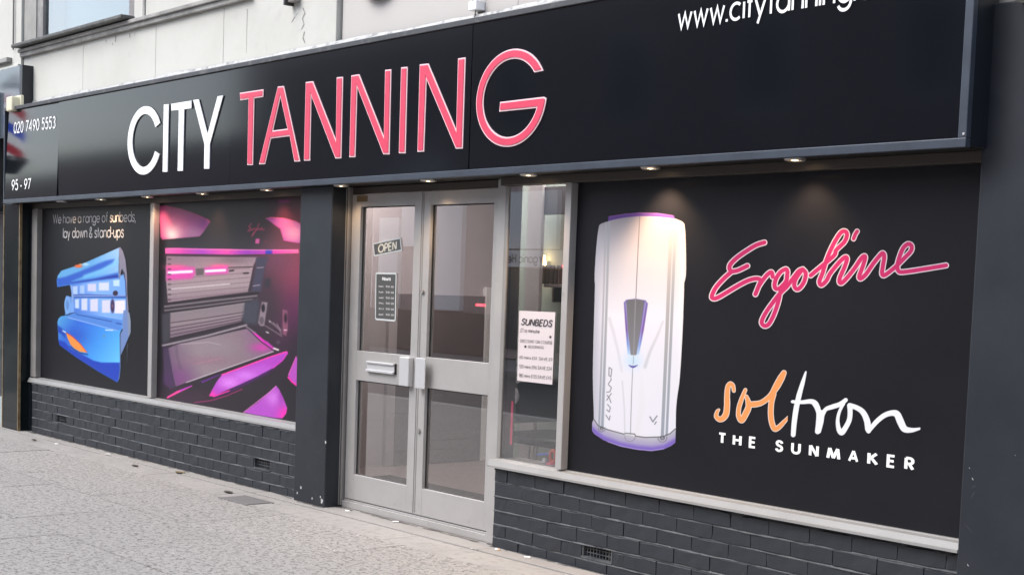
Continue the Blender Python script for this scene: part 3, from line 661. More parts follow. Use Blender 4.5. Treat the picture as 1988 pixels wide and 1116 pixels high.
# ================================================================== DOORS
DY = .06; DG = .085
xj0 = PX(658, 700, DY)[0]; xl0 = PX(676, 700, DY)[0]
xc = (PX(817, 450, DY)[0]+PX(802, 995, DY)[0])/2
xr1 = (PX(970.5, 366, DY)[0]+PX(947, 1031, DY)[0])/2
ZD0, ZD1 = .062, 1.962
df = empty('door_frame', (xc, DY, 0), 'aluminium frame around the pair of glazed shop doors', 'door frame')
MB().box(px1+.002, xl0-.012, DY-.02, .16, .012, ZS-.002).build('jamb', m_alu_dull, df, .004)
MB().box(px1+.002, xl0-.05, DY-.028, DY-.02, .012, ZS-.003).build('jamb_bead', m_alu_dull, df, .002)
MB().box(xr1+.008, xd1, DY-.02, .16, .004, ZS-.002).build('jamb', m_alu, df, .004)
MB().box(xl0-.012, xr1+.008, DY+.01, .16, ZD1+.006, ZS-.003).build('head_rail', m_headrail, df, .002)
th = MB(); th.box(xl0-.012, xr1+.008, DY-.012, .2, .004, .046); th.box(xl0-.012, xr1+.008, DY+.004, .2, .046, .056)
th.build('threshold', m_alu, df, .003)
MB().box(xl0-.012, xr1+.008, DY+.05, .16, .056, ZD0-.001).build('weather_bar', m_bright, df)
def leaf(x0, x1, panes, label):
    d = empty('shop_door', ((x0+x1)/2, DY, ZD0), label, 'door')
    (u0, u1, uz0, uz1), (l0, l1, lz0, lz1) = panes
    g0 = (u0+l0)/2; g1 = (u1+l1)/2; B = DY+.045
    MB().box(x0, g0, DY, B, ZD0, ZD1).build('stile', m_alu, d, .002); MB().box(g1, x1, DY, B, ZD0, ZD1).build('stile', m_alu, d, .002)
    MB().box(g0, g1, DY+.0006, B-.0006, uz1, ZD1).build('top_rail', m_alu, d, .002); MB().box(g0, g1, DY+.0006, B-.0006, lz1, uz0).build('middle_rail', m_alu, d, .002)
    MB().box(g0, g1, DY+.0006, B-.0006, ZD0, lz0).build('bottom_rail', m_alu, d, .002)
    for za, zb in ((uz0, uz1), (lz0, lz1)):
        MB().box(g0, g1, DG, DG+.006, za, zb).build('pane', m_glass, d)
        gk = MB(); e = .007
        gk.box(g0, g0+e, DG-.004, DG-.0005, za, zb); gk.box(g1-e*.6, g1, DG-.004, DG-.0005, za, zb); gk.box(g0+e, g1-e*.6, DG-.004, DG-.0005, zb-e, zb); gk.box(g0+e, g1-e*.6, DG-.004, DG-.0005, za, za+e*.5)
        gk.build('gasket', m_rubber, d)
    return d
def ext(tl, tr, br, bl, y):
    q = [PX(*p, y) for p in (tl, tr, br, bl)]
    return ((q[0][0]+q[3][0])/2, (q[1][0]+q[2][0])/2, (q[2][1]+q[3][1])/2, (q[0][1]+q[1][1])/2)
DLP = (ext((699, 401), (804, 398.6), (797.5, 689.7), (693, 680.7), DY), ext((690.8, 737), (794.4, 750.4), (788.7, 941.6), (687, 920.5), DY))
DRP = (ext((834, 398), (958, 393), (950, 704), (829, 694), DY), ext((824, 754), (946.8, 765.4), (940, 971.7), (819.5, 950), DY))
dl = leaf(xl0, xc-.003, DLP, 'left glazed aluminium door leaf with letter plate and opening times')
dr = leaf(xc+.003, xr1, DRP, 'right glazed aluminium door leaf without letter plate')
MB().box(xc+.012, xc+.022, DY-.002, DY+.001, ZD0+.01, ZD1-.01).build('closing_strip', m_alu_dull, dr)
# handles: bent plate pulls
ha = PX(774.5, 720, DY-.035); hb = PX(793, 720, DY-.035)
hz1 = PX(785, 693, DY-.035)[1]; hz0 = PX(783, 749, DY-.035)[1]
MB().box(ha[0], hb[0], DY-.036, DY, hz0, hz1).build('handle', m_bright, dl, .004)
ha = PX(805.5, 724, DY-.045); hb = PX(825, 724, DY-.045); hz1 = PX(815, 694.5, DY-.045)[1]; hz0 = PX(814, 754, DY-.045)[1]
hm = MB(); hm.box(ha[0], hb[0], DY-.046, DY-.040, hz0, hz1); hm.box(ha[0], ha[0]+.012, DY-.040, DY, hz0, hz1); hm.build('handle', m_bright, dr, .003)
lp = [PX(*q, DY-.008) for q in ((713, 700), (765.5, 706), (766.5, 727), (711, 720))]
lx0, lx1, lz0, lz1 = (lp[0][0]+lp[3][0])/2, (lp[1][0]+lp[2][0])/2, (lp[2][1]+lp[3][1])/2, (lp[0][1]+lp[1][1])/2
lpo = MB().box(lx0, lx1, DY-.008, DY, lz0, lz1).build('letter_plate', m_bright, dl, .002)
b = MB(); b.box(lx0+.004, lx1-.004, DY-.018, DY-.008, lz1-.012, lz1-.001); b.box(lx0+.004, lx1-.004, DY-.020, DY-.008, lz0, lz0+.014); b.build('flap_edge', m_bright, lpo, .002)
MB().box(lx1, lx1+.008, DY-.010, DY, lz0, lz1).build('painted_shadow', m_rubber, lpo)  # solid black strip standing in for the shade beside the plate
for q, par in (((819.3, 566), dr), ((812, 836), dr)):
    X, Z = PX(*q, DY-.008); MB().cyl((X, DY-.012, Z), (X, DY, Z), .014, n=18).build('lock_cylinder', m_alu_dull, par)
X, Z = PX(703, 386, DY-.002)
MB().box(X-.055, X+.055, DY-.003, DY, Z-.018, Z+.018).build('door_plate', m_brownlabel, dl)

# ---- cards in the door and window
def tilted_card(name, quad_px, y, mat, parent=None, thick=.004):
    q = [PX(*p, y) for p in quad_px]
    return prism(name, mat, q, y, y+thick, parent), q
OY = DG-.0062
op, oq = tilted_card('open_sign', ((724, 472.5), (777.7, 461), (780.5, 487), (726.5, 498)), OY, m_signboard, None, .003)
tag(op, 'tilted dark OPEN card high on the left door glass', 'sign')
def frame_on(q, y, wd, mat, parent):
    c = np.mean(np.array(q), 0); inn = []
    Q = [np.array(p) for p in q]
    for i in range(len(Q)):
        a = Q[i-1]-Q[i]; d = Q[(i+1) % len(Q)]-Q[i]; a = a/np.linalg.norm(a); d = d/np.linalg.norm(d); inn.append(tuple(Q[i]+(a+d)*wd))
    return prism('border', mat, q, y-.0012, y, parent, holes=[list(reversed(inn))])
frame_on(oq, OY, .008, m_signedge, op)
text('lettering', mk('cream_ink', (.6, .57, .48), .6), 'OPEN', ((734.5, 490.5), (769, 483.5)), ((734, 476), (768.5, 469)), OY-.0014, op, wd=.2, gap=.22)
hq_px = ((731, 528.8), (768.5, 529.5), (770, 533), (768.3, 621), (766.5, 624), (730, 621), (728.3, 617), (729.6, 532))
ho, hq = tilted_card('hours_sign', hq_px, OY, m_signboard, None, .003)
tag(ho, 'dark opening hours card with pale border on the left door glass', 'sign')
frame_on(hq, OY, .013, m_signedge, ho)
text('lettering', m_vinyl_bright, 'Hours', ((742.5, 544), (758, 544.3)), ((742.5, 537.5), (758, 538)), OY-.0014, ho, wd=.2, gap=.2)
for i, yy in enumerate((557.5, 568.5, 579.5, 590, 601, 612)):
    for (a, bq, s) in (((735.5, yy-.5), (744, yy), 'mon tue wed thu fri sat'.split()[i].replace('j', 'i')), ((749, yy), (756.5, yy+.6), '10.00'), ((759, yy+.8), (764.5, yy+1.2), '8.00')):
        text('lettering', m_vinyl_white, s, (a, bq), ((a[0], a[1]-3.2), (bq[0], bq[1]-3.2)), OY-.0014, ho, wd=.22, gap=.24)
NY = GY-.006
no, nq = tilted_card('price_notice', ((1008, 603), (1078, 606), (1072, 746.5), (1004, 738.5)), NY, m_paper, None, .001)
tag(no, 'white paper notice of SUNBEDS prices taped in the narrow pane', 'notice')
NT = NY-.0012
for s, b0, b1, t0, t1, wd in (('SUNBEDS', (1012, 630), (1070, 634), (1013, 618.5), (1071, 622), .2), ('£1 a minute', (1010.5, 644), (1047, 646.5), (1011, 637), (1047, 639.5), .13),
        ('DISCOUNT ON COURSE', (1010.5, 664), (1072, 668), (1011, 658.5), (1072, 662.5), .12), ('BOOKINGS', (1026, 675), (1055, 677), (1026, 670), (1055, 672), .12),
        ('60 mins £51  SAVE £9', (1008.5, 695.5), (1072, 700.5), (1009, 690), (1072, 695), .12), ('120 mins £96 SAVE £24', (1008, 713.5), (1071, 718.5), (1008.3, 707.5), (1071, 712.5), .12),
        ('180 mins £135 SAVE £45', (1007.5, 731), (1070, 736.5), (1008, 725), (1070, 730.5), .12)):
    text('lettering', m_ink, s, (b0, b1), (t0, t1), NT, no, wd=wd, gap=.24, space=.4, oblique=.22 if s == 'SUNBEDS' else 0)
for q in ((1066, 660), (1017.5, 678.5)):
    text('lettering', m_ink, '*', (q, (q[0]+4.5, q[1])), ((q[0], q[1]-8), (q[0]+4.5, q[1]-8)), NT, no, wd=.2)

# ================================================================== FASCIA SIGN
SY = -.16
SX0, SX1, SZ0, SZ1 = PX(9.7, 300, SY)[0], -3.02, 2.006, 2.842
fs_ = empty('fascia_sign', ((SX0+SX1)/2, SY, SZ0), 'long black fascia sign with large raised white and pink letters', 'shop sign')
box('sign_box', m_black, SX0+.01, SX1, SY+.02, -.003, SZ0+.008, SZ1-.01, fs_)
sm = [SX0+.02, PX(112.5, 290, SY)[0], PX(447, 250, SY)[0], PX(914, 190, SY)[0], SX1-.02]
tilt = [.012, .0, -.003, .002]; lean = [.024, .003, .0, -.003]
for i in range(4):
    a, bq = sm[i]+.0012, sm[i+1]-.0012
    o = box('sign_panel', m_sign, a, bq, SY, SY+.006, SZ0+.036, SZ1-.03, fs_)
    L = (bq-a)
    for v in o.data.vertices:      # panels sit a touch out of line with each other, as folded sheet does
        xx = v.co.x+wpos(fs_).x; v.co.y += (xx-(a+bq)/2)*tilt[i]*.35+.0025*(i % 2)+(v.co.z-.42)*lean[i]
MB().box(SX0, SX1, SY-.014, SY+.02, SZ0, SZ0+.036).build('bottom_rail', m_signframe, fs_, .003)
MB().box(SX0, SX1, SY-.014, SY+.02, SZ1-.03, SZ1).build('top_rail', m_signtop, fs_, .003)
MB().box(SX1-.036, SX1, SY-.013, SY+.02, SZ0+.036, SZ1-.03).build('side_rail', m_signframe, fs_, .003)
X_, Z_ = PX(1883, 275, SY-.014); MB().cyl((SX1-.010, SY-.017, SZ0+.05), (SX1-.010, SY-.012, SZ0+.05), .005, n=10).build('screw', m_bright, fs_)
MB().box(SX0, SX0+.02, SY-.013, SY+.02, SZ0+.036, SZ1-.03).build('side_rail', m_signframe, fs_, .003)
# lead flashing dressed up from the sign to the wall, wavy
vs = []; fq = []; n = 240
for i in range(n+1):
    X = SX0+(SX1-SX0)*i/n; u = .004*math.sin(X*3.1)+.003*math.sin(X*7.7+1)+random.uniform(-.002, .002)
    vs += [(X, SY-.008, SZ1+.001), (X, SY+.06, SZ1+.012+u*.3), (X, -.012, SZ1+.05+u), (X, -.006, SZ1+.066+u)]
for i in range(n):
    for k in range(3): a = i*4+k; fq.append((a, a+4, a+5, a+1))
link('flashing', mesh_from('flashing', vs, fq, mk('lead_flashing', (.42, .42, .41), .5, .3, var=[(14, (.2, .2, .2), .5, .62)], bump=(20, .4, .01)), True), fs_)
# letters
LY = SY-.007
def zpts(pts, sc, ox, oy): return [PX(ox+p[0]*sc, oy+p[1]*sc, LY) for p in pts]
def inset(P, d):
    P = [np.array(p) for p in P]; n = len(P); A = sum(P[i][0]*P[(i+1) % n][1]-P[(i+1) % n][0]*P[i][1] for i in range(n)); sg = 1 if A > 0 else -1; out = []
    for i in range(n):
        a = P[i]-P[i-1]; b = P[(i+1) % n]-P[i]; a = a/np.linalg.norm(a); b = b/np.linalg.norm(b)
        na = np.array([-a[1], a[0]])*sg; nb = np.array([-b[1], b[0]])*sg; m = na+nb; l = np.linalg.norm(m); m = na if l < 1e-6 else m/l
        out.append(tuple(P[i]+m*d/max(.35, float(m@na))))
    return out
def letter(ch, P, white, holes=()):
    if white:
        o = prism('letter', m_white, P, LY, SY-.001, fs_, holes)
    else:
        o = prism('letter', m_pinkedge, P, LY+.002, SY-.001, fs_, holes)
        prism('letter_face', m_pink, inset(P, .0085), LY-.002, LY+.0021, o, [inset(h, -.0085) for h in holes])
    o['label'] = f'{"white" if white else "pink"} letter {ch}'
    return o
Z3, Z4, Z5 = (.1882, 230, 140), (.21498, 450, 100), (.21505, 750, 80)
def ring(cx, cz, rxo, rzo, rxi, rzi, a0, a1, n=44, ai0=None, ai1=None):
    ai0 = a0 if ai0 is None else ai0; ai1 = a1 if ai1 is None else ai1
    o = [(cx+rxo*math.cos(t), cz+rzo*math.sin(t)) for t in np.linspace(a0, a1, n)]; i = [(cx+rxi*math.cos(t), cz+rzi*math.sin(t)) for t in np.linspace(ai1, ai0, n)]
    return o, i
def ang(p, c, rx, rz): return math.atan2((p[1]-c[1])/rz, (p[0]-c[0])/rx)
# C
tp, bt, lf, li, it, ib = [PX(*q, LY) for q in ((283.6, 206.2), (276.1, 339.5), (247.5, 279.3), (256.7, 279.3), (282.7, 221.5), (276, 324.8))]
cc = ((tp[0]+bt[0])/2, (tp[1]+bt[1])/2); rxo = cc[0]-lf[0]; rzo = (tp[1]-bt[1])/2; rxi = cc[0]-li[0]; rzi = (it[1]-ib[1])/2
ta, tb = PX(310, 239.7, LY), PX(309.6, 300, LY)
a0 = ang(ta, cc, rxo, rzo); a1 = ang(tb, cc, rxo, rzo)+2*math.pi
o_, i_ = ring(*cc, rxo, rzo, rxi, rzi, a0, a1)
letter('C', o_+i_, True)
letter('I', zpts([(467, 337), (517, 333), (503, 1030), (455, 1030)], *Z3), True)
letter('T', zpts([(543, 330), (752, 296), (750, 375), (676, 385), (662, 1020), (610, 1020), (622, 392), (545, 400)], *Z3), True)
letter('Y', zpts([(770, 290), (825, 283), (917, 645), (1022, 252), (1077, 243), (940, 745), (935, 998), (882, 998), (886, 745)], *Z3), True)
letter('T', zpts([(70, 375), (283, 343), (280, 412), (200, 425), (187, 1027), (137, 1027), (148, 432), (75, 443)], *Z4), False)
letter('A', zpts([(413, 318), (467, 313), (614, 993), (563, 995), (520, 765), (350, 787), (297, 1018), (243, 1020)], *Z4), False, [zpts([(437, 410), (500, 698), (368, 715)], *Z4)])
letter('N', zpts([(665, 278), (730, 270), (937, 800), (945, 235), (1001, 230), (985, 965), (933, 967), (715, 400), (703, 987), (649, 987)], *Z4), False)
letter('N', zpts([(1077, 218), (1147, 207), (1370, 770), (1382, 168), (1437, 162), (1420, 930), (1366, 930), (1130, 325), (1112, 955), (1059, 955)], *Z4), False)
letter('I', zpts([(131, 238), (189, 233), (170, 1013), (110, 1013)], *Z5), False)
letter('N', zpts([(299, 212), (377, 203), (628, 800), (645, 157), (712, 148), (686, 970), (625, 972), (360, 345), (337, 998), (278, 1000)], *Z5), False)
tp, bt, lf, li, it, ib = [PX(*q, LY) for q in ((999.5, 94.6), (981.2, 285.8), (923.8, 200.4), (937.7, 200.4), (995.2, 114.4), (982.3, 266.5))]
cc = ((tp[0]+bt[0])/2, (tp[1]+bt[1])/2); rxo = cc[0]-lf[0]; rzo = (tp[1]-bt[1])/2; rxi = cc[0]-li[0]; rzi = (it[1]-ib[1])/2
to, ti = PX(1049.6, 141.3, LY), PX(1033.9, 144.1, LY); TR, TL, BL, JN = [PX(*q, LY) for q in ((1055.2, 188.2), (970.4, 198.3), (968.7, 217.2), (1037.7, 208.6))]
a0 = ang(to, cc, rxo, rzo); ai0 = ang(ti, cc, rxi, rzi); a1 = ang(TR, cc, rxo, rzo)+2*math.pi; ai1 = ang(JN, cc, rxi, rzi)+2*math.pi
o_, i_ = ring(*cc, rxo, rzo, rxi, rzi, a0, a1-.03, 50, ai0, ai1)
letter('G', o_+[TR, TL, BL]+i_, False)
num_a = text('lettering', m_vinyl_bright, '020 7490 5553', ((26.3, 258.5), (105.5, 248)), ((26.3, 239), (105.5, 226.5)), SY-.003, fs_, wd=.15, gap=.24, space=.42); num_a['label'] = 'white phone number'
num_b = text('lettering', m_vinyl_bright, '95 - 97', ((24.8, 369.5), (60.5, 366.5)), ((24.8, 350.5), (60.5, 347.5)), SY-.003, fs_, wd=.15, gap=.24, space=.36); num_b['label'] = 'white street number'
for o in (num_a, num_b):            # the figures follow the lean of the panel they are stuck on
    for v in o.data.vertices:
        xx = v.co.x+wpos(fs_).x; v.co.y += (xx-(sm[0]+sm[1])/2)*tilt[0]*.35+(v.co.z-.42)*lean[0]
text('lettering', m_vinyl_bright, 'www.citytanning.com', ((1316.5, 57), (1652, 1.5)), ((1316.5, 13), (1652, -53)), SY-.003, fs_, wd=.125, gap=.19, ref='www.citytanning')['label'] = 'white web address'

# ================================================================== WINDOW POSTERS
# --- left: blue sunbed
p1x0, p1x1 = xl+.116, xlm0-.001
po1 = empty('window_poster', ((p1x0+p1x1)/2, GY, .49), 'black window poster with a blue sunbed, text We have a range of sunbeds', 'poster')
MB().box(p1x0, p1x1, GY, GY+.003, .489, 1.966).build('vinyl_sheet', m_vinyl_black, po1)
pr1 = Print(PX(106, 600, GY)[0], PX(258, 600, GY)[0], PX(240, 746, GY)[1], PX(235, 474, GY)[1], GY-.0012, 230, 330)
P = pr1
P.poly([(137, 553), (140, 576), (128, 574), (126, 612), (143, 606), (240, 640), (245, 603), (245, 540), (230, 530)], (120, 165, 225))
P.grade([(135, 552), (185, 543), (231, 541), (240, 530), (245, 560), (245.5, 604), (236, 622), (200, 616), (143, 607), (141, 575)], [(0, (95, 140, 215)), (.5, (150, 190, 245)), (1, (135, 180, 240))], (140, 600, 240, 560))
for x0, x1, y0, y1, c in ((141, 150.5, 556, 571, (190, 210, 245)), (155, 164, 554.5, 569.5, (180, 205, 245)), (170, 186.5, 551.5, 565, (215, 215, 245)), (192, 211.5, 549, 563.5, (215, 222, 250)), (220, 232, 544, 555, (200, 225, 255)),
                         (145.5, 153.5, 581, 598, (205, 220, 250)), (158, 169.5, 580, 602, (215, 220, 250)), (175, 190, 581, 604, (220, 220, 250)), (198, 214, 583, 606.5, (220, 220, 250)), (222.5, 243, 583.5, 608, (235, 230, 250))):
    P.poly([(x0, y0), (x1, y0-1), (x1, y1+.5), (x0, y1)], c, 1.4)
P.line([(139, 573), (170, 572), (245, 575)], (95, 125, 190), 1.2); P.line([(140, 576.5), (245, 577.5)], (60, 115, 185), 1.6); P.line([(141, 575), (245, 574)], (190, 185, 225), .5)
P.poly([(137, 553), (140, 552), (143, 575), (143, 606), (138, 607), (139, 575)], (150, 180, 225)); P.ell(224, 569, 5, 5, (70, 58, 82)); P.ell(218.5, 594, 4, 13, (85, 68, 105)); P.ell(218.5, 594, 1.6, 3, (150, 110, 140))
P.ell(130.8, 592, 6.2, 17.5, (145, 185, 232)); P.ell(131, 592, 3.2, 10, (115, 160, 215)); P.poly([(136, 590), (143, 586), (144, 606), (137, 607)], (140, 180, 235))
# lid
lid = [(233.6, 479.4), (160, 512), (118.8, 525.2), (112, 535), (110, 545), (111.3, 557.2), (137.7, 552.8), (182.8, 545.3), (230.5, 542), (231, 500)]
P.grade(lid, [(0, (125, 185, 228)), (.45, (120, 185, 232)), (1, (165, 200, 240))], (120, 535, 233, 490))
P.poly([(110, 541), (125, 538), (155, 527), (190, 512), (206, 506), (222, 503), (218, 512), (195, 524), (165, 535), (140, 546), (182, 540), (229, 529), (230, 540), (183, 545), (138, 552.5), (111.5, 557)], (72, 120, 208), 2.5)
P.poly([(140, 549), (190, 541), (229, 533), (230, 538), (183, 544)], (52, 80, 170), 1.6); P.line([(165, 536), (200, 524), (228, 508)], (140, 205, 240), 3., blur=3, op=.75)
P.poly([(231, 481), (233.6, 479.4), (239, 487), (244, 505), (247, 533), (247.5, 570), (250, 603), (246, 604), (245, 560), (241.5, 530), (236, 523), (233, 541), (231, 542)], (150, 147, 165)); P.line([(238, 523), (243.5, 545), (245, 575)], (70, 85, 120), .7)
P.ell(152, 516.5, 7.5, 3.2, (235, 130, 85), 1.5); P.ell(156, 513, 3, 1.2, (245, 190, 130)); P.ell(166, 513, 6, 2.6, (190, 220, 245), 1.5)
# base
base = [(132.6, 611.5), (127, 612), (118, 613.5), (113.5, 618), (111, 625.5), (112.5, 640), (113, 659), (115.8, 670), (148.8, 694), (189, 719.6), (228, 741.8), (232, 733), (233.4, 700), (232.8, 647), (236, 640), (236, 621.5), (200, 615), (143, 607.5)]
P.grade(base, [(0, (110, 180, 225)), (.25, (70, 130, 220)), (.6, (85, 165, 235)), (1, (125, 205, 250))], (112, 620, 232, 700))
P.poly([(132.6, 611.5), (143, 607.5), (200, 615), (236, 621.5), (236, 640), (224, 641.5), (213, 638), (132, 615.8)], (105, 155, 222)); P.line([(132, 616), (213, 638), (226, 641)], (165, 190, 240), .9); P.line([(148, 610), (217, 624)], (55, 95, 170), .7); P.line([(226, 627), (236, 629)], (50, 90, 170), .9)
P.glow(sd_poly(base, P.x, P.yy), 147, 652, 22, 16, (62, 112, 205), .8)
P.poly([(111.5, 631), (119, 636), (128, 646), (126, 655), (119, 648), (113, 645)], (50, 95, 190), 2)
P.poly([(113, 659), (126, 664), (139, 678), (159.5, 688), (181, 699.5), (197, 703.5), (233, 703.5), (233, 726), (228, 741.8), (189, 719.6), (148.8, 694), (115.8, 670)], (48, 88, 195), 1.5)
P.line([(205, 640.5), (219, 641)], (225, 240, 255), .9); P.ell(202, 652.5, 2.8, 2.6, (115, 165, 200), 1.2)
P.poly([(128, 645.7), (139, 652), (155.5, 667), (169, 684), (155.5, 682.5), (144.7, 676.6), (136.7, 668.5), (131.3, 656.4)], (248, 165, 90), 1.); P.line([(129, 646), (141, 653.5), (157, 669), (168, 683)], (235, 95, 60), .7); P.line([(137, 673), (146, 680), (156, 685), (170, 688)], (40, 75, 140), 1.)
P.line([(122, 642), (127, 645)], (210, 225, 245), 1.2)
P.poly([(239.5, 602.7), (246, 601), (251.5, 608), (253.8, 624), (253.6, 645.7), (243, 671), (236, 687), (233.8, 690), (233.8, 647), (238, 640)], (132, 155, 200)); P.poly([(247, 602), (251.5, 608), (253.8, 624), (253.6, 645), (249, 655)], (150, 160, 180)); P.line([(247.5, 668), (247, 690), (246.5, 705)], (92, 98, 108), 1.3, .4)
P.line([(233.2, 650), (233.6, 715), (231, 735)], (110, 130, 160), 1.)
P.build('printed_picture', m_print, po1, keep=.03, gain=.84, gamma=1.28, grain=.04)
text('lettering', m_vinyl_white, 'We have a range of sunbeds,', ((103, 433.5), (263, 430)), ((103, 417), (263, 410)), GY-.0012, po1, wd=.12, gap=.17, space=.34)
text('lettering', m_vinyl_white, 'lay down & stand-ups', ((122.6, 461.5), (239.6, 460.5)), ((122.6, 443), (239.6, 439)), GY-.0012, po1, wd=.12, gap=.17, space=.34)

# --- middle: pink sunbed, print fills the pane
p2x0, p2x1 = xlm0+.063, px0-.001
po2 = empty('window_poster', ((p2x0+p2x1)/2, GY, .49), 'dark window poster of an open sunbed glowing pink and violet', 'poster')
P = Print(p2x0, p2x1, .4885, 1.9665, GY, 300, 420)
P.grade(None, [(0, (36, 30, 33)), (.1, (52, 46, 48)), (.22, (70, 68, 74)), (.5, (72, 66, 74)), (.8, (66, 56, 66)), (1, (58, 50, 58))], (440, 385, 440, 820))
P.poly([(296, 380), (309, 380), (322, 490), (316, 600), (318, 670), (330, 760), (310, 790), (296, 790)], (46, 43, 48), 6)
P.glow(None, 560, 405, 40, 35, (110, 30, 70), .55); P.glow(None, 578, 520, 60, 90, (160, 85, 105), .95); P.glow(None, 575, 620, 40, 70, (120, 60, 105), .7); P.glow(None, 520, 600, 26, 50, (82, 70, 80), .85); P.glow(None, 535, 505, 45, 28, (125, 85, 105), .7)
P.glow(None, 576, 690, 22, 60, (66, 58, 68), .9); P.glow(None, 575, 780, 40, 60, (54, 52, 58), .9); P.poly([(541, 389), (562, 387), (561, 394), (541, 395)], (125, 22, 115), 2.5); P.glow(None, 582, 418, 26, 28, (125, 55, 66), .7)
g1 = [(309.5, 400), (320, 399.5), (352, 406), (383, 417), (404, 427), (407.5, 431), (396, 449), (387.5, 459), (316, 465), (312, 460)]
P.poly(g1, (165, 82, 140)); s = sd_poly(g1, P.x, P.yy)
P.glow(s, 372, 452, 30, 16, (185, 140, 170), .9); P.glow(s, 400, 435, 14, 14, (125, 62, 135), .7); P.glow(s, 338, 428, 24, 24, (215, 105, 150), .85); P.glow(s, 338, 447, 22, 22, (252, 165, 185), .95); P.glow(s, 336, 455, 14, 13, (255, 225, 222), 1.)
P.line(g1[1:6], (205, 75, 130), .8, op=.8); P.line([g1[0], g1[9], g1[8]], (205, 80, 150), .9, op=.7)
g2 = [(516, 424.5), (525, 422), (552, 424), (574, 430), (582, 434), (585, 442), (583.5, 470), (580, 472), (551, 467), (548, 457), (544, 444), (530, 434)]
P.poly(g2, (170, 90, 160)); s = sd_poly(g2, P.x, P.yy); P.glow(s, 572, 452, 24, 22, (245, 165, 190), .95); P.glow(s, 560, 434, 20, 9, (215, 120, 165), .6); P.line(g2[:6], (240, 110, 150), .7, op=.7); P.line(g2[7:], (205, 70, 150), .8, op=.6)
for st in ([(488, 434), (483, 440), (487, 443), (481, 449), (490, 446)], [(490, 446), (494, 443), (497, 446), (494, 452), (489, 459), (492, 452), (498, 445)], [(503, 434), (498, 447), (503, 444), (504, 447), (508, 442), (509, 447), (513, 445)]): P.line(st, (180, 78, 108), .9, op=.9)
P.poly([(496.5, 463.5), (504, 463.5), (503, 473), (495.5, 472.5)], (205, 105, 160)); P.ell(516, 469, 1.5, 2, (130, 65, 85))
bar = [(320.5, 481.5), (345, 481), (400, 482.5), (450, 483.5), (500, 484.5), (579.5, 484), (580, 491.5), (520, 493), (450, 494.5), (390, 493.5), (321, 492.5)]
P.grade(bar, [(0, (242, 120, 185)), (.1, (235, 95, 185)), (.28, (180, 88, 195)), (.46, (225, 95, 180)), (.6, (175, 85, 195)), (.745, (195, 85, 190)), (.76, (78, 85, 190)), (.79, (78, 80, 190)), (.81, (215, 85, 180)), (1, (250, 125, 175))], (320, 487, 580, 487)); P.line([(325, 483), (450, 485), (578, 486)], (255, 175, 200), .6, op=.8); P.line([(320, 496), (450, 497), (515, 498)], (120, 60, 95), 2, blur=3, op=.6)
# lamp bank
up = [(323, 497), (440, 499), (500, 499), (492, 515), (487, 540), (481, 567), (400, 577), (326, 588), (322, 540)]
P.grade(up, [(0, (158, 135, 145)), (.35, (175, 155, 160)), (.7, (172, 158, 162)), (1, (150, 130, 138))], (400, 495, 410, 585)); s = sd_poly(up, P.x, P.yy); P.glow(s, 450, 505, 30, 8, (120, 105, 110), .5)
for k in range(9):
    y0 = 500+k*9.7; P.line([(325, y0+4), (400, y0-2+k*-.2), (485, y0-7-k*.6)], (128, 105, 115), .55, op=.0 if k < 3 else .75)
P.poly([(323, 518), (352, 516), (378, 519), (379, 532), (372, 541), (323, 544)], (222, 100, 178), 3.5); P.glow(None, 340, 518, 20, 5, (250, 110, 160), .7); P.poly([(396, 520), (420, 516), (442, 515), (443, 531), (400, 534)], (215, 98, 178), 3); P.glow(None, 425, 516, 18, 4, (250, 115, 160), .7)
P.line([(328, 529.5), (350, 528), (372, 527)], (253, 232, 252), 2.7, blur=1.3); P.line([(400, 526.5), (420, 525.3), (436.5, 524.5)], (253, 232, 252), 2.5, blur=1.3); P.poly([(380, 521.5), (396, 520.5), (395, 534), (381, 535)], (118, 108, 112), 1.2)
P.line([(326, 561.5), (385, 556.5), (446, 551)], (222, 212, 216), .8); P.line([(444, 519.5), (490, 518)], (75, 62, 66), .9); P.line([(446, 526), (453, 525)], (70, 62, 66), 1.6); P.line([(473, 530.5), (482, 530)], (70, 62, 66), 1.5)
for k in range(9): P.line([(327, 503+k*9.8), (331, 503+k*9.8)], (95, 78, 86), 1.3, op=.9)
P.poly([(497, 500), (522, 499), (514, 520), (509, 550), (506, 566), (488, 566), (492, 545), (497, 520)], (88, 86, 104), 2.2); P.line([(499, 520), (511, 519)], (170, 155, 165), .8); P.line([(492, 555), (504, 553)], (180, 165, 178), .8); P.poly([(513, 541), (526, 540), (524, 560), (512, 558)], (76, 70, 80), 2.5)
P.line([(322, 590), (385, 582), (445, 575), (500, 569)], (66, 58, 62), 2.4); P.line([(320, 595), (400, 585), (498, 574)], (132, 124, 128), 1.8); P.line([(318, 599), (400, 590), (496, 578)], (74, 64, 70), 1.); P.line([(320, 602.5), (400, 593), (490, 581)], (130, 122, 126), 1.5); P.line([(328, 605.5), (400, 597), (488, 584)], (62, 56, 60), 1.3)
lo = [(330, 607), (400, 598), (476, 587), (474, 610), (468, 624), (400, 640), (330, 656)]
P.grade(lo, [(0, (150, 140, 144)), (.5, (158, 146, 150)), (1, (140, 124, 136))], (400, 598, 405, 645))
for k, (a, bq) in enumerate(((627, 606), (636.5, 612), (643.5, 617), (651, 621.5))): P.line([(328, a), (400, (a+bq)/2+.5), (472, bq)], (92, 72, 84), .9, op=.9)
for k in range(3): P.line([(330, 613+k*4.5), (472, 593.5+k*4)], (135, 120, 128), .5, op=.7)
P.poly([(476, 586), (500, 580), (503, 590), (500, 630), (478, 628), (470, 622)], (86, 88, 98), 4); P.poly([(314, 610), (330, 607), (329, 660), (315, 668)], (84, 82, 90), 2.5)
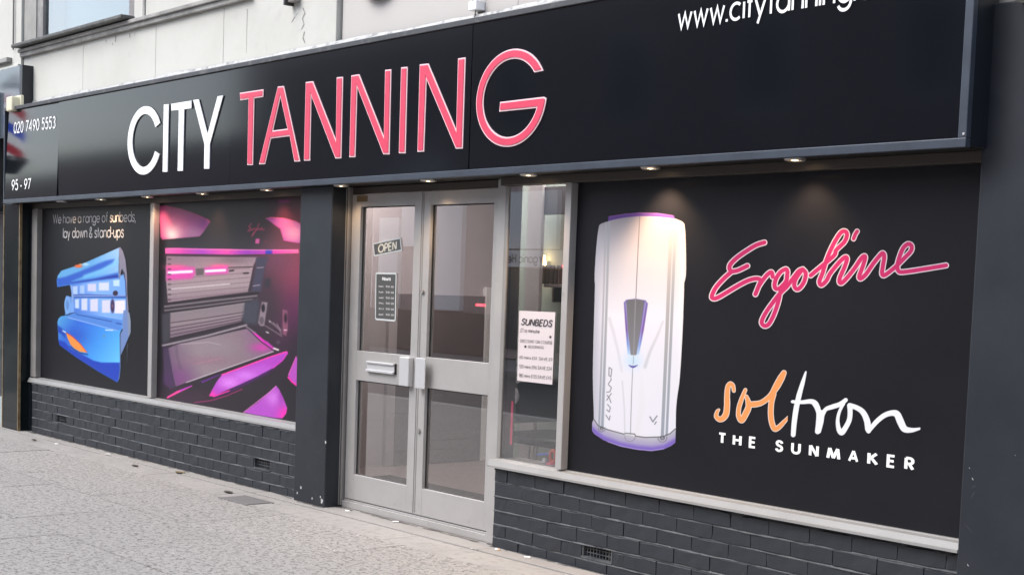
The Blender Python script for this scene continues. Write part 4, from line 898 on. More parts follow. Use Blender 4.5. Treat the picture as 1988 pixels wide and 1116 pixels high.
P.line([(330, 658), (400, 643), (472, 626)], (68, 56, 64), 1.5); P.line([(316, 670.5), (400, 652), (478, 631)], (158, 148, 155), 2.); P.line([(332, 671), (400, 657), (480, 637)], (78, 66, 76), 1.)
bed = [(327, 675), (345, 668), (400, 656), (455, 643), (485, 637), (508, 660), (531, 682), (495, 694), (450, 711), (400, 729), (362, 742), (342, 750), (334, 720)]
P.grade(bed, [(0, (126, 104, 128)), (.3, (158, 144, 150)), (.7, (150, 134, 142)), (1, (150, 110, 146))], (335, 735, 530, 665)); s = sd_poly(bed, P.x, P.yy)
P.glow(s, 345, 735, 30, 24, (142, 92, 142), .85); P.glow(s, 420, 672, 40, 14, (160, 148, 152), .6); P.glow(s, 400, 700, 50, 9, (158, 125, 140), .6); P.glow(s, 508, 674, 20, 8, (205, 85, 175), .9); P.line([(362, 742), (450, 711), (531, 682)], (196, 184, 190), 1.); P.line([(327, 676), (334, 715), (341, 748)], (170, 140, 170), .9, op=.6)
P.line([(342, 671), (344, 690), (350, 715)], (105, 90, 105), 2.2, blur=2, op=.4); P.line([(350, 668), (405, 664), (428, 669)], (190, 180, 184), .6, op=.8); P.line([(380, 706), (432, 695)], (185, 140, 155), .8, op=.7)
P.poly([(488, 644), (496, 646), (518, 664), (512, 666)], (222, 70, 190), 1.2); P.poly([(508, 664), (518, 662), (534, 676), (530, 680)], (200, 75, 180), 1.2); P.line([(532, 676), (540, 679)], (215, 205, 205), 1.8); P.line([(480, 637), (507, 663), (532, 681)], (56, 40, 58), .8)
P.line([(478, 634), (496, 646)], (140, 128, 140), 1.4)
P.poly([(316, 672), (327, 676), (340, 750), (332, 755), (318, 745)], (88, 72, 98), 2.5); P.glow(None, 325, 738, 12, 18, (100, 62, 112), .6)
P.line([(393, 741), (412, 733), (428, 726)], (118, 58, 148), 2.2, .6, op=.9); P.glow(None, 360, 770, 60, 16, (86, 62, 82), .7); P.line([(325.5, 771), (345, 760.5), (372, 749)], (238, 85, 165), [1.7, 2.4, .8]); P.line([(350, 758), (372, 748.5)], (180, 75, 200), 1.3, .6)
lens = [(407, 767), (412, 756), (421, 740), (431, 727), (450, 720), (480, 709), (520, 694), (548, 683.5), (558, 682), (558.5, 686), (549, 699), (530, 714), (500, 730), (470, 744), (440, 757), (416, 769)]
P.poly([(415, 772), (440, 763), (480, 745), (520, 725), (545, 705), (548, 700), (530, 715), (470, 745)], (100, 45, 125), 2.5)
P.poly(lens, (186, 88, 196)); s = sd_poly(lens, P.x, P.yy); P.glow(s, 445, 742, 22, 13, (222, 150, 232), .95); P.glow(s, 478, 728, 24, 11, (215, 145, 230), .85); P.glow(s, 510, 716, 22, 9, (200, 120, 215), .6); P.glow(s, 411, 765, 8, 7, (245, 75, 185), .9)
P.line([(431, 727), (480, 709), (520, 694), (556, 682.5)], (252, 85, 175), 1.1); P.line([(558.5, 684), (549, 699), (530, 714)], (235, 80, 200), .8); P.line([(407, 767), (416, 769), (445, 758)], (250, 70, 175), 1.0); P.line([(378, 781), (410, 777), (440, 768), (470, 755)], (185, 62, 130), .8, op=.9)
l3 = [(473, 800.5), (500, 781), (522, 762), (536, 749), (541, 754), (548, 768), (553, 780), (557.5, 792), (555, 803), (548, 811.5), (535, 811), (505, 806.5)]
P.poly(l3, (186, 96, 198)); s = sd_poly(l3, P.x, P.yy); P.glow(s, 530, 772, 14, 14, (212, 140, 222), .9); P.glow(s, 556, 806, 15, 16, (250, 60, 182), 1.); P.glow(s, 546, 770, 6, 14, (165, 70, 175), .6); P.line([(473, 800), (522, 762), (536, 749)], (225, 140, 205), .8)
l4 = [(575, 691.5), (579.5, 698), (581, 725), (579.5, 751), (567, 741), (559.5, 733), (560.5, 726), (567, 711)]
P.poly(l4, (188, 98, 192)); s = sd_poly(l4, P.x, P.yy); P.line([(559.5, 732), (567, 741), (579, 750)], (245, 62, 178), 1.4); P.line([(575, 692), (567, 711), (560, 728)], (225, 110, 190), .9)
P.poly([(508, 586), (519.5, 587), (513, 632.5), (506, 633), (501, 627)], (152, 138, 146), 1.3); P.ell(511, 598, 3.6, 8, (58, 52, 62)); P.ell(508, 622, 4.5, 7.5, (116, 106, 114)); P.poly([(548.5, 600), (558, 603), (559, 640), (555, 652), (548.5, 648)], (148, 100, 122), 1.6); P.ell(554.5, 617.5, 3, 9.5, (72, 54, 70))
for a in ([(515, 632), (547, 652)], [(522, 622), (545, 642)], [(530, 626), (546, 640)], [(538, 628), (546, 648)]): P.line(a, (150, 134, 142), 1.1, op=.75)
P.line([(517, 644), (521, 646)], (200, 195, 200), 1.1); P.line([(552, 640.5), (556, 640.5)], (225, 190, 210), 1.1); P.ell(524, 624, 2, 2, (170, 160, 165)); P.ell(540, 664, 3, 3, (120, 105, 120), 2, .7)
P.build('vinyl_print', m_print, po2, gain=.88, gamma=1.26, grain=.06)

# --- right: stand-up sunbed and two brand names
p3x0, p3x1 = xm1+.001, -3.042
po3 = empty('window_poster', ((p3x0+p3x1)/2, GY, .49), 'large black window poster with a white stand-up sunbed and pink script lettering', 'poster')
MB().box(p3x0, p3x1, GY, GY+.003, .489, 1.966).build('vinyl_sheet', m_vinyl_black, po3)
P = Print(PX(1146, 650, GY)[0], PX(1336, 650, GY)[0], PX(1250, 880, GY)[1], PX(1250, 408, GY)[1], GY-.0012, 300, 600)
P.poly([(1180.3, 426), (1180.5, 421), (1184, 419.5), (1212.6, 415.3), (1243, 412.6), (1277, 413.7), (1307.8, 418.5), (1311, 424), (1311, 432), (1180.3, 432)], (104, 72, 148)); P.line([(1182, 421), (1212, 416), (1243, 413.3), (1277, 414.4), (1308, 419)], (140, 95, 165), .8)
body = cat_rom([(1163.6, 437.5), (1168, 434.2), (1176, 431.5), (1190, 427.6), (1214, 423), (1241.6, 420.6), (1269, 421), (1295, 423.2), (1311, 425.6), (1322.3, 429), (1328.6, 434.5)], 4)[:-1] \
    + cat_rom([(1328.6, 434.5), (1330.4, 450), (1331.4, 475), (1332, 505), (1331.7, 530), (1330.6, 540), (1328.2, 549)], 4)[:-1] \
    + cat_rom([(1328.2, 549), (1327.6, 575), (1325.6, 630), (1322.6, 690), (1319, 740), (1315, 768), (1312.8, 790), (1312, 812), (1311.8, 831.3)], 4)[:-1] \
    + cat_rom([(1311.8, 831.3), (1301, 840), (1285, 846), (1253, 847.4), (1233.5, 845), (1211, 841.8), (1180, 833), (1161, 825), (1153.2, 813.5)], 4)[:-1] \
    + cat_rom([(1153.2, 813.5), (1152.8, 790), (1151.8, 765), (1151.2, 725), (1152, 680), (1153.6, 620), (1155.4, 552)], 4)[:-1] \
    + cat_rom([(1155.4, 552), (1154.6, 543), (1155.2, 521), (1157.6, 485), (1160.4, 456), (1163.6, 437.5)], 4)[:-1]
bs = [(1149.7, 820), (1153, 812), (1161, 825), (1211, 841), (1253, 846), (1301, 840), (1312, 829), (1311, 858.7), (1303, 865), (1288.4, 871.6), (1265.8, 875), (1236.8, 872.4), (1204.5, 866), (1172, 854), (1154, 842), (1149.7, 836)]
P.poly(bs, (188, 188, 194))
t = np.interp(P.yy-np.interp(P.x, [1150, 1172, 1204, 1237, 1266, 1288, 1311], [836, 854, 866, 872.4, 875, 871.6, 858.7]), [-26, -12, -4, 0], [0, .35, 1, .9]); sd = sd_poly(bs, P.x, P.yy)
P.over(sd, np.stack([np.interp(t, [0, 1], [198, 128]), np.interp(t, [0, 1], [198, 104]), np.interp(t, [0, 1], [202, 196])], -1)); P.line([(1180, 857), (1204, 865), (1237, 871.5), (1265, 874), (1288, 870.5)], (185, 165, 225), .9, op=.8)
P.poly(body, (244, 243, 248)); s = sd_poly(body, P.x, P.yy)
top_t = np.clip((P.yy-424)/190, 0, 1); sh = np.stack([np.interp(top_t, [0, .4, 1], [168, 206, 239]), np.interp(top_t, [0, .4, 1], [162, 201, 238]), np.interp(top_t, [0, .4, 1], [168, 206, 246])], -1); P.over(s, sh)
P.glow(s, 1153, 640, 14, 500, (192, 192, 204), .9); P.glow(s, 1325, 640, 8, 260, (252, 252, 252), .5)
P.line([(1183, 618), (1191, 645), (1200, 682), (1207, 720)], (212, 210, 220), 2., .6, blur=3, op=.9); P.line([(1287, 624), (1276, 652), (1262, 682), (1252, 712)], (200, 200, 206), .8, 2.5, blur=2.5, op=.85); P.line([(1208, 740), (1212, 790), (1213, 838)], (212, 212, 218), 1., blur=1.2); P.poly([(1246, 730), (1240, 800), (1230, 845), (1240, 846), (1252, 790)], (236, 236, 240), 4)
# stripes
for tx0, tx1, bx0, bx1, c in ((1174.5, 1178, 1161, 1165, (182, 182, 188)), (1180.3, 1184.6, 1166.6, 1172, (176, 178, 184)), (1299.7, 1307, 1282.7, 1289, (182, 180, 180)), (1308.6, 1314.6, 1291.6, 1296.5, (176, 178, 182))):
    l = tx0 < 1250; y0 = 431 if l else 425; y1 = 829 if l else 846; ym = (y0+y1)/2
    f = .47; mx0 = tx0+(bx0-tx0)*f; mx1 = tx1+(bx1-tx1)*f
    P.grade([(tx0, y0), (tx1, y0), (mx1, ym), (bx1, y1), (bx0, y1), (mx0, ym)], [(0, c), (.5, c), (1, (158, 166, 178))], (1200, 430, 1200, 846), .7)
P.line([(1242, 421), (1238, 500), (1234.4, 580)], (112, 110, 116), .7); P.line([(1228.7, 705), (1226, 770), (1223.9, 842)], (140, 140, 146), .6)
wed = [(1211, 587.4), (1215.8, 581.8), (1233.5, 579.7), (1253, 582.6), (1258, 589), (1250, 640), (1240.5, 688), (1218.5, 688), (1214.5, 640)]
P.glow(None, 1229, 700, 16, 15, (205, 232, 254), .95); P.grade(wed, [(0, (122, 112, 178)), (.55, (128, 92, 168)), (.8, (130, 160, 225)), (1, (195, 228, 252))], (1234, 580, 1229, 690), 1.)
P.line([(1215, 588), (1219, 640), (1222.5, 685)], (190, 195, 235), .7, op=.7); P.line([(1253, 588), (1245, 640), (1238, 685)], (190, 195, 240), .8, op=.7)
P.grade([(1216, 585), (1220, 582), (1233.5, 580.5), (1248, 583), (1251, 585), (1243, 640), (1235.5, 689), (1224.5, 689), (1219, 640)], [(0, (112, 112, 116)), (1, (138, 138, 142))], (1234, 580, 1229, 690), .8); P.line([(1233.8, 580), (1229.5, 705)], (165, 165, 170), .6)
P.line([(1220.8, 708.5), (1225, 711), (1229, 712), (1233, 711), (1237.5, 708.5)], (96, 84, 168), [.6, 1.6, 2, 1.6, .6])
gr = (118, 116, 126)
for st in ([(1176.3, 805.5), (1182.7, 815), (1184.4, 807)], [(1177.9, 795), (1182.7, 799), (1185, 791), (1179.5, 784.5)], [(1177.9, 776.5), (1182, 770), (1186.8, 763.5)], [(1178.7, 766.8), (1183, 772), (1186, 781)], [(1178, 761), (1184, 760), (1187, 752), (1181, 746)], [(1181.5, 744), (1186.5, 737), (1186, 734)], [(1182.5, 713), (1187.8, 716.5), (1186, 731), (1182, 728.6), (1182.5, 713)]): P.line(st, gr, .8, op=.95)
P.line([(1261.8, 808.7), (1267.4, 818.4), (1275.5, 807)], (128, 128, 138), 1.1); P.line([(1271, 823), (1274, 818.5)], (110, 110, 120), .9)
P.line([(1153, 813.5), (1161, 825.5), (1180, 833.5), (1211, 842), (1215, 840.5), (1232, 842), (1234, 846), (1253, 848.5), (1285, 847.5), (1301, 841), (1311.5, 831.5)], (92, 92, 94), .9)
for cx, cy, r in ((1168, 831, 6.5), (1286, 849, 8.5)):
    low = np.maximum(np.abs(np.hypot(P.x-cx, P.yy-cy)-r)-.9, cy-2-P.yy); P.over(low, (132, 132, 140)); low = np.maximum(np.hypot(P.x-cx, P.yy-cy)-r*.55, cy-3-P.yy); P.over(low, (96, 94, 100)); P.ell(cx, cy+1, r*.3, r*.25, (160, 160, 168))
low = np.maximum(np.abs(np.hypot((P.x-1223)/1.0, P.yy-846)-10.5)-.6, 846-P.yy); P.over(low, (140, 140, 150))
P.build('printed_picture', m_print, po3, keep=.03, gain=.66)

# --- brand lettering (brush strokes with a white outline)
def brush(name, strokes, y, parent, col, out_col, outline, bbox, nx, nz, kmul=1., warm=None):
    P = Print(PX(bbox[0], 600, y)[0], PX(bbox[1], 600, y)[0], PX((bbox[0]+bbox[1])/2, bbox[3], y)[1]-.05, PX((bbox[0]+bbox[1])/2, bbox[2], y)[1]+.05, y, nx, nz)
    sds = [sd_line(cat_rom(p, 6), P.x, P.yy, np.interp(np.linspace(0, 1, (len(p)-1)*6+1), np.linspace(0, 1, len(r)), r) if not np.isscalar(r) else r) for p, r in strokes]
    sd = np.minimum.reduce(sds)
    P.over(sd-outline, out_col, .6)
    if col is not None: P.over(sd, col, .6)
    return P.build(name, m_print, parent, keep=.03, gain=.72)
sc = 250/1268
def e1(l): return [(1370+a*sc, 430+b*sc) for a, b in l]
def e2(l): return [(1600+a*sc, 430+b*sc) for a, b in l]
R = 4.1
ergo = [
 (e1([(578, 207), (500, 232), (410, 285), (310, 355), (245, 420), (235, 465), (260, 490), (320, 480), (410, 437)]), R),
 (e1([(260, 490), (180, 560), (100, 650), (62, 730), (75, 757), (120, 748), (220, 690), (320, 630), (420, 580), (500, 562), (540, 580), (520, 640), (490, 715)]), R),
 (e1([(520, 640), (560, 580), (610, 520), (648, 500), (660, 545)]), R),
 (e1([(800, 545), (805, 490), (785, 470), (735, 500), (695, 560), (678, 620), (690, 660), (730, 655), (785, 600)]), R),
 (e1([(805, 500), (795, 580), (740, 680), (715, 790), (670, 920), (620, 1010), (575, 1025), (552, 985), (590, 900), (660, 800), (730, 710), (800, 640), (860, 560), (915, 490), (955, 470)]), R),
 (e1([(955, 470), (985, 510), (970, 590), (930, 650), (895, 665), (872, 630), (885, 570), (930, 500), (955, 470)]), R),
 (e1([(1035, 530), (1100, 475), (1190, 400), (1268, 330)])+e2([(120, 280), (200, 200), (225, 130), (205, 97), (165, 110), (110, 190), (60, 290), (20, 390)])+e1([(1150, 510), (1120, 590), (1140, 625), (1190, 580)])+e2([(60, 510), (150, 400), (205, 352), (225, 370), (200, 450), (160, 540), (150, 590), (170, 605), (220, 560), (300, 460), (360, 370), (395, 340), (402, 370), (370, 470), (345, 540), (360, 562), (410, 520), (480, 420), (540, 345), (575, 312), (592, 345), (578, 440), (570, 510), (590, 530), (650, 490), (720, 430), (800, 350), (855, 290), (860, 240), (825, 222), (780, 260), (745, 340), (722, 430), (735, 490), (800, 495), (1000, 465), (1200, 432)]), R),
 (e2([(325, 97), (305, 130), (290, 170)]), R*.85)]
brush('printed_lettering', ergo, GY-.0014, po3, (205, 52, 108), (232, 222, 226), 2.0, (1372, 1848, 430, 645), 760, 420)['label'] = 'pink script lettering with white outline'
s1 = 230/1283
def q1(l): return [(1370+a*s1, 700+b*s1) for a, b in l]
s2 = 220/1292
def q2(l): return [(1590+a*s2, 740+b*s2) for a, b in l]
sol = [
 (q1([(305, 325), (295, 270), (265, 250), (240, 290), (232, 380), (232, 480), (222, 570), (190, 620), (150, 632), (115, 600), (125, 550), (142, 530)]), [2.6, 3.6, 4.2, 4.8, 5.2, 4.6, 3.2, 1.6]),
 (q1([(430, 315), (395, 400), (362, 500), (355, 580), (372, 630), (395, 640), (430, 580), (465, 500), (460, 440), (440, 385)]), [2.6, 3.6, 3.6, 4.4, 5.0, 5.4, 4.6, 2.6]),
 (q1([(462, 470), (530, 470), (610, 450), (700, 380), (760, 290), (810, 200), (848, 130)]), [4.4, 5.2, 4.6, 4.4, 4.8, 6.2, 6.0, 4.2]),
 (q1([(735, 360), (712, 450), (705, 560), (715, 660), (745, 735), (790, 720), (850, 660), (895, 608)]), [4.6, 4.6, 4.6, 4.6, 4.4, 4.2, 3.2, 1.4])]
brush('printed_lettering', sol, GY-.0014, po3, (244, 160, 95), (240, 236, 234), 1.3, (1380, 1540, 712, 845), 270, 270)['label'] = 'orange brush lettering with white outline'
tron = [
 (q1([(1085, 120), (1050, 240), (1010, 380), (980, 520), (960, 660), (948, 800)]), [1.6, 4., 5., 5.2, 5., 4.6]),
 (q1([(940, 442), (1040, 448), (1140, 440), (1190, 470), (1225, 560), (1228, 660), (1212, 765)]), [3., 3.6, 4.6, 5.8, 5., 6., 5.]),
 (q1([(1222, 760), (1245, 660), (1262, 560)])+q2([(30, 400), (75, 320), (150, 290), (240, 260), (305, 212)]), [5., 5.6, 5., 4.4, 3.8, 4.6, 4.6, 4.]),
 (q2([(280, 255), (235, 340), (213, 440), (225, 540), (258, 580), (300, 530), (345, 440), (355, 350), (350, 280)]), [3., 3., 3.4, 4.6, 5.8, 5., 4.8, 4.8, 5.]),
 (q2([(350, 275), (430, 300), (500, 350), (545, 440), (562, 540), (566, 570)]), [5., 4.8, 5.4, 6., 6.2, 3.6]),
 (q2([(570, 560), (650, 465), (740, 390), (830, 360), (890, 375), (930, 460), (975, 540), (1060, 555), (1170, 532)]), [4., 4.6, 4.8, 5.4, 6.6, 7., 6.4, 4.4, 1.4])]
brush('printed_lettering', tron, GY-.0014, po3, None, (246, 247, 250), .2, (1525, 1800, 712, 855), 420, 300)['label'] = 'white brush lettering'
for ch, x0, x1 in (('T', 1395.5, 1408), ('H', 1424.5, 1437), ('E', 1455.8, 1465.5), ('S', 1507, 1517.5), ('U', 1538, 1551.5), ('N', 1572.5, 1586.5), ('M', 1607, 1628.5), ('A', 1648.5, 1664), ('K', 1686.3, 1702), ('E', 1723.6, 1735.5), ('R', 1758.3, 1772)):
    yb = 858.5+(x0-1395)*.1405+1.2; h = 17.5+(x0-1395)/370*3.6
    text('lettering', m_vinyl_bright, ch, ((x0, yb-1.6), (x1, yb-1.6+(x1-x0)*.14)), ((x0, yb-1.6-h), (x1, yb-1.6-h+(x1-x0)*.13)), GY-.0016, po3, wd=.24)

# ================================================================== DOWNLIGHTS in the soffit
DLP_ = [(120, 395, 'over the left end of the blue sunbed poster', .25), (196, 388.5, 'over the middle of the blue sunbed poster', 1.6), (286, 385, 'over the bar between the two left posters', 1.0), (393, 379.5, 'over the left half of the pink poster', 1.2), (518, 374, 'over the right half of the pink poster', 1.0),
        (662, 366.5, 'at the left jamb of the doors', .8), (831, 359, 'over the meeting line of the two doors', 1.5), (1026, 348, 'over the narrow pane with the paper notice', 3.0), (1262, 335, 'over the white stand-up sunbed picture', 5.5), (1543, 318, 'over the pink script lettering', 2.2)]
ring_me = None
for i, (qx, qy, lab, pw) in enumerate(DLP_):
    Y = -.085; X = PX(qx, qy, Y)[0]
    t = empty('downlight', (X, Y, ZS), 'small round downlight in the soffit '+lab, 'downlight', 'downlights in the soffit under the sign')
    n = 24; vs = []; fs = []
    prof = [(.030, -.004), (.032, -.011), (.042, -.012), (.047, -.006), (.048, -.0005)]
    for r, z in prof:
        for k in range(n): vs.append((r*math.cos(2*math.pi*k/n), r*math.sin(2*math.pi*k/n), z))
    for a in range(len(prof)-1):
        for k in range(n): fs.append((a*n+k, a*n+(k+1) % n, (a+1)*n+(k+1) % n, (a+1)*n+k))
    o = bpy.data.objects.new('ring', mesh_from('ring', vs, fs, m_lampring, True)); COL.objects.link(o); o.parent = t
    vs = [(.030*math.cos(2*math.pi*k/n), .030*math.sin(2*math.pi*k/n), -.005) for k in range(n)]+[(0, 0, -.012)]
    o = bpy.data.objects.new('bulb', mesh_from('bulb', vs, [(n, (k+1) % n, k) for k in range(n)], m_lamp if pw > .5 else m_lampring)); COL.objects.link(o); o.parent = t
    L = bpy.data.lights.new('downlight_beam', 'SPOT'); L.energy = 3.6*pw; L.color = (1, .66, .38); L.spot_size = math.radians(105); L.spot_blend = .8; L.shadow_soft_size = .03
    lo_ = bpy.data.objects.new('downlight_beam', L); COL.objects.link(lo_); lo_.parent = t; lo_.location = (0, 0, -.02); lo_.rotation_euler = (math.radians(10), 0, 0)

# ================================================================== THINGS INSIDE
t = empty('interior_door', (RX0, 1.8, .035), 'plain brown interior door seen through the right door glass', 'door')
MB().box(RX0+.001, RX0+.03, 1.38, 2.24, .036, 1.35).build('leaf', m_intdoor, t, .004); MB().box(RX0+.001, RX0+.04, 1.30, 1.38, .036, 1.42).build('frame', m_room, t, .004); MB().box(RX0+.001, RX0+.04, 2.24, 2.36, .036, 1.42).build('frame', m_ceil, t, .004)
tag(MB().box(-8.3, -6.3, .28, 1.02, .0355, .047).build('door_mat', m_mat, None, .004), 'dark door mat just inside the glazed doors', 'door mat')
t = empty('added_ceiling_fill', (-6.9, 1.7, 2.4), 'added unseen ceiling panels brightening the shop interior', 'added light')  # unseen glowing panels added to brighten the room behind the glass
MB().box(-7.5, -6.3, 1.4, 2.0, 2.395, 2.418).build('fill_panel', m_fill_panel, t); MB().box(-8.6, -7.7, .6, 1.3, 2.395, 2.418).build('fill_panel', m_fill_panel, t); b = MB(); b.box(-7.54, -6.26, 1.36, 1.4, 2.38, 2.419); b.box(-7.54, -6.26, 2.0, 2.04, 2.38, 2.419); b.build('frame', m_alu, t)
# pale column and dark panel seen through the narrow pane
YI = 1.5
c0, c1 = PX(1019, 560, YI)[0], PX(1046, 560, YI)[0]
tag(box('column', mk('column_grey', (.50, .47, .46), .8), c0, c1, YI, YI+.03, .036, 2.41), 'pale square column inside behind the paper notice', 'column')
d0, d1 = PX(1050, 390, YI)[0], PX(1108, 390, YI)[0]
scn = empty('wall_screen', (d0+.3, YI, 1.9), 'dark screen hung high inside the narrow pane', 'screen')
MB().box(d0, d1+.2, YI+.02, YI+.06, PX(1075, 416, YI)[1], PX(1075, 370, YI)[1]+.03).build('display', m_darkshop, scn, .004); MB().box(d0+.1, d0+.14, YI+.06, YI+.16, 1.95, 2.0).build('bracket', m_chrome, scn)
tag(box('partition', m_room_green, c1-.6, d1+1.6, YI+.16, YI+.2, .036, 2.41), 'pale green partition wall inside behind the narrow pane', 'partition')
sz = PX(1075, 552, YI)[1]
sh = empty('shelf', (d0+.4, YI+.2, sz), 'dark wall shelf inside carrying a row of bottles', 'shelf')
MB().box(c1+.01, d1+.3, YI+.035, YI+.158, sz-.02, sz).build('board', m_intdoor, sh, .002); MB().box(c1+.05, c1+.07, YI+.08, YI+.158, sz-.12, sz-.02).build('bracket', m_intdoor, sh)
for k, qx in enumerate((1054, 1061, 1068, 1074, 1083, 1090)):
    X = PX(qx, 540, YI+.08)[0]; bb = MB(); bb.cyl((X, YI+.08, sz+.001), (X, YI+.08, sz+.10), .024, n=14); bb.cyl((X, YI+.08, sz+.10), (X, YI+.08, sz+.13), .022, .010, n=14)
    bo = bb.build('lotion_bottle', m_bottle); tag(bo, ['brown bottle at the shelf end beside the lit wall lamp', 'second brown bottle along from the wall lamp', 'third brown bottle along from the wall lamp', 'fourth brown bottle along from the wall lamp', 'fifth brown bottle along from the wall lamp', 'brown bottle farthest along from the wall lamp'][k], 'bottle', 'bottles on the wall shelf')
X, Z = PX(1051, 515, YI+.1)
wl = empty('wall_lamp', (X, YI+.12, Z), 'lit warm wall lamp glowing above the bottle shelf', 'wall lamp')
MB().cyl((X, YI+.11, Z-.06), (X, YI+.11, Z+.07), .018, n=14).build('lamp_shade', m_warm, wl); MB().box(X-.02, X+.02, YI+.13, YI+.159, Z-.03, Z+.03).build('bracket', m_chrome, wl)
for q, lab in (((1100, 517), 'small red lit sign inside at the edge of the narrow pane'), ((931, 592), 'small red lit display seen through the right door')):
    yy = YI if q[0] > 1000 else 1.9; X, Z = PX(*q, yy); ld = MB().box(X-.045, X+.045, yy, yy+.02, Z-.009, Z+.009).build('red_display', m_redled); tag(ld, lab, 'display')
# chair
YC = .95
cz_ = PX(1020, 850, YC)[1]; ca = PX(992, 850, YC)[0]; cb_ = PX(1092, 850, YC)[0]
ch = empty('chair', ((ca+cb_)/2, YC, .035), 'black chair with chrome legs behind the paper notice', 'chair')
MB().box(ca-.1, cb_-.02, YC-.05, YC+.42, cz_-.035, cz_+.02).build('seat', m_chair, ch, .015)
MB().box(ca-.13, ca+.10, YC-.05, YC+.42, cz_+.09, cz_+.36).build('backrest', m_chair, ch, .03)
for dx, dy in ((.16, .0), (.21, .02), (.0, .38), (.36, .38)):
    MB().cyl((ca+dx, YC+dy, .036), (ca+dx+.02, YC+dy, cz_-.03), .011, n=10).build('leg', m_chrome, ch)
dsk = MB().cyl((PX(995, 768, YC-.07)[0], YC-.06, PX(995, 768, YC-.07)[1]), (PX(995, 768, YC-.07)[0], YC-.072, PX(995, 768, YC-.07)[1]), .055, n=24).build('round_badge', m_clear, ch)
# pink light tube and trinkets on the inside ledge
X = xd1+.05
pt = MB().cyl((X-.005, .10, .56), (X-.005, .10, .80), .006, n=10).build('pink_light_tube', m_pinkglow); tag(pt, 'glowing pink light tube low in the corner beside the right door', 'light tube')
tx, tz = PX(1074, 886, .12)
tr = empty('trinket', (tx, .12, .489), 'small orange ring toy with pink base and blue stick on the window ledge', 'toy')
bm = bmesh.new(); 
rr = MB(); R0 = .032
pts = [(tx+R0*.7*math.cos(a), .12, tz+.002+R0*math.sin(a)) for a in np.linspace(0, 2*math.pi, 21)]
rr.tube(pts, .010, 8).build('ring', m_orange, tr); bm.free()
MB().cyl((tx-.01, .12, .489), (tx-.01, .12, tz-.03), .032, .02, 14).build('base', m_hotpink, tr); MB().cyl((tx-.14, .13, tz-.005), (tx-.04, .13, tz+.01), .005, n=8).build('stick', m_blue, tr); MB().cyl((tx-.075, .13, .489), (tx-.075, .13, tz-.02), .02, .014, 12).build('cup', m_clear, tr)
tag(box('inner_ledge', m_alu_dull, xd1+.03, xm0, .071, .17, .42, .4875), 'grey inner window ledge behind the narrow pane', 'ledge')

# ================================================================== NEIGHBOURS on the left
nb = empty('neighbour_building', (-15, .1, 0), 'white neighbouring building with blue-black shop fascia at the far left', 'building')
nz = PX(30, 135, -.02)[1]
MB().box(-24, -12.615, -.02, .4, nz, 6.5).build('wall', m_render, nb, .004)
MB().box(-24, PX(15, 118, -.06)[0], -.07, -.02, nz+.07, nz+.11).build('ledge', m_stone, nb, .003); MB().box(-24, -12.62, -.045, -.02, nz-.002, nz+.035).build('moulding', m_render, nb, .004)
MB().cyl((PX(25, 50, -.04)[0], -.035, PX(25, 97, -.04)[1]), (PX(25, 50, -.04)[0], -.035, 6.4), .008, n=8).build('cable', m_cable, nb)
MB().box(-24, PX(38, 165, -.1)[0], -.10, .4, 2.6, nz-.004).build('fascia', mk('fascia_blue_grey', (.075, .095, .115), .15), nb); MB().box(PX(38, 165, -.1)[0]+.001, PX(43, 165, -.1)[0], -.10, .4, 2.6, nz-.004).build('fascia_end', m_black, nb)
MB().box(-24, -12.90, -.14, .3, 1.95, PX(4, 176, -.14)[1]).build('hoarding', m_poleblack, nb)
MB().box(-24, ax0-.02, .02, .06, .25, 1.95).build('shop_window', m_oppwin, nb); MB().box(-24, ax0-.02, .0, .1, 0, .25).build('stall_riser', mk('neighbour_grey_paint', (.32, .36, .35), .6), nb)
MB().box(ax0-.10, ax0-.016, -.01, .02, .25, 1.95).build('window_post', mk('neighbour_pale_paint', (.42, .47, .46), .5), nb)
ab0, ab1 = PX(11.5, 195, -.2)[0], PX(34, 195, -.2)[0]
ab = empty('alarm_box', ((ab0+ab1)/2, -.15, 2.84), 'cream alarm box above the left end of the sign', 'alarm box')
MB().box(ab0, ab0+(ab1-ab0)*.5, -.2, -.102, 2.80, PX(20, 187, -.2)[1]).build('cover', m_cream, ab, .012); MB().box(ab0, ab0+(ab1-ab0)*.6, -.13, -.101, 2.80, PX(20, 183.5, -.2)[1]).build('back_plate', m_cream, ab, .008)
# barber pole: off the left edge, seen only as a reflection in the glossy sign
BX, BY = -13.72, -.62
bp = empty('barber_pole', (BX, BY, 2.4), 'striped barber pole with chrome ends mirrored in the left end of the sign', 'barber pole')
R0 = .15; z0, z1 = 2.53, 3.15; n = 48; rows = 40; vs = []; fq = []; fm = []
for j in range(rows+1):
    for i in range(n): vs.append((BX+R0*math.cos(2*math.pi*i/n), BY+R0*math.sin(2*math.pi*i/n), z0+(z1-z0)*j/rows))
for j in range(rows):
    for i in range(n):
        fq.append((j*n+i, j*n+(i+1) % n, (j+1)*n+(i+1) % n, (j+1)*n+i)); ph = (i/n - j/rows*1.6) % 1.
        fm.append(0 if (ph*4) % 2 < 1 else (1 if ph < .5 else 2))
link('striped_tube', mesh_from('striped_tube', vs, fq, [m_plit, m_pblue, m_red], True, fm), bp)
MB().cyl((BX, BY, 2.49), (BX, BY, 2.53), .19, n=32).build('collar', m_chrome, bp); MB().cyl((BX, BY, 2.38), (BX, BY, 2.49), .10, .185, 32).build('cap', mk('pole_cap_dark', (.08, .1, .1), .25, .5), bp); MB().cyl((BX, BY, 3.15), (BX, BY, 3.2), .19, n=32).build('collar', m_chrome, bp); MB().cyl((BX, BY, 3.2), (BX, BY, 3.32), .185, .06, 32).build('cap', m_chrome, bp)
MB().box(BX-.03, BX+.03, BY+.1, -.1, 2.70, 2.75).build('bracket', m_poleblack, bp)
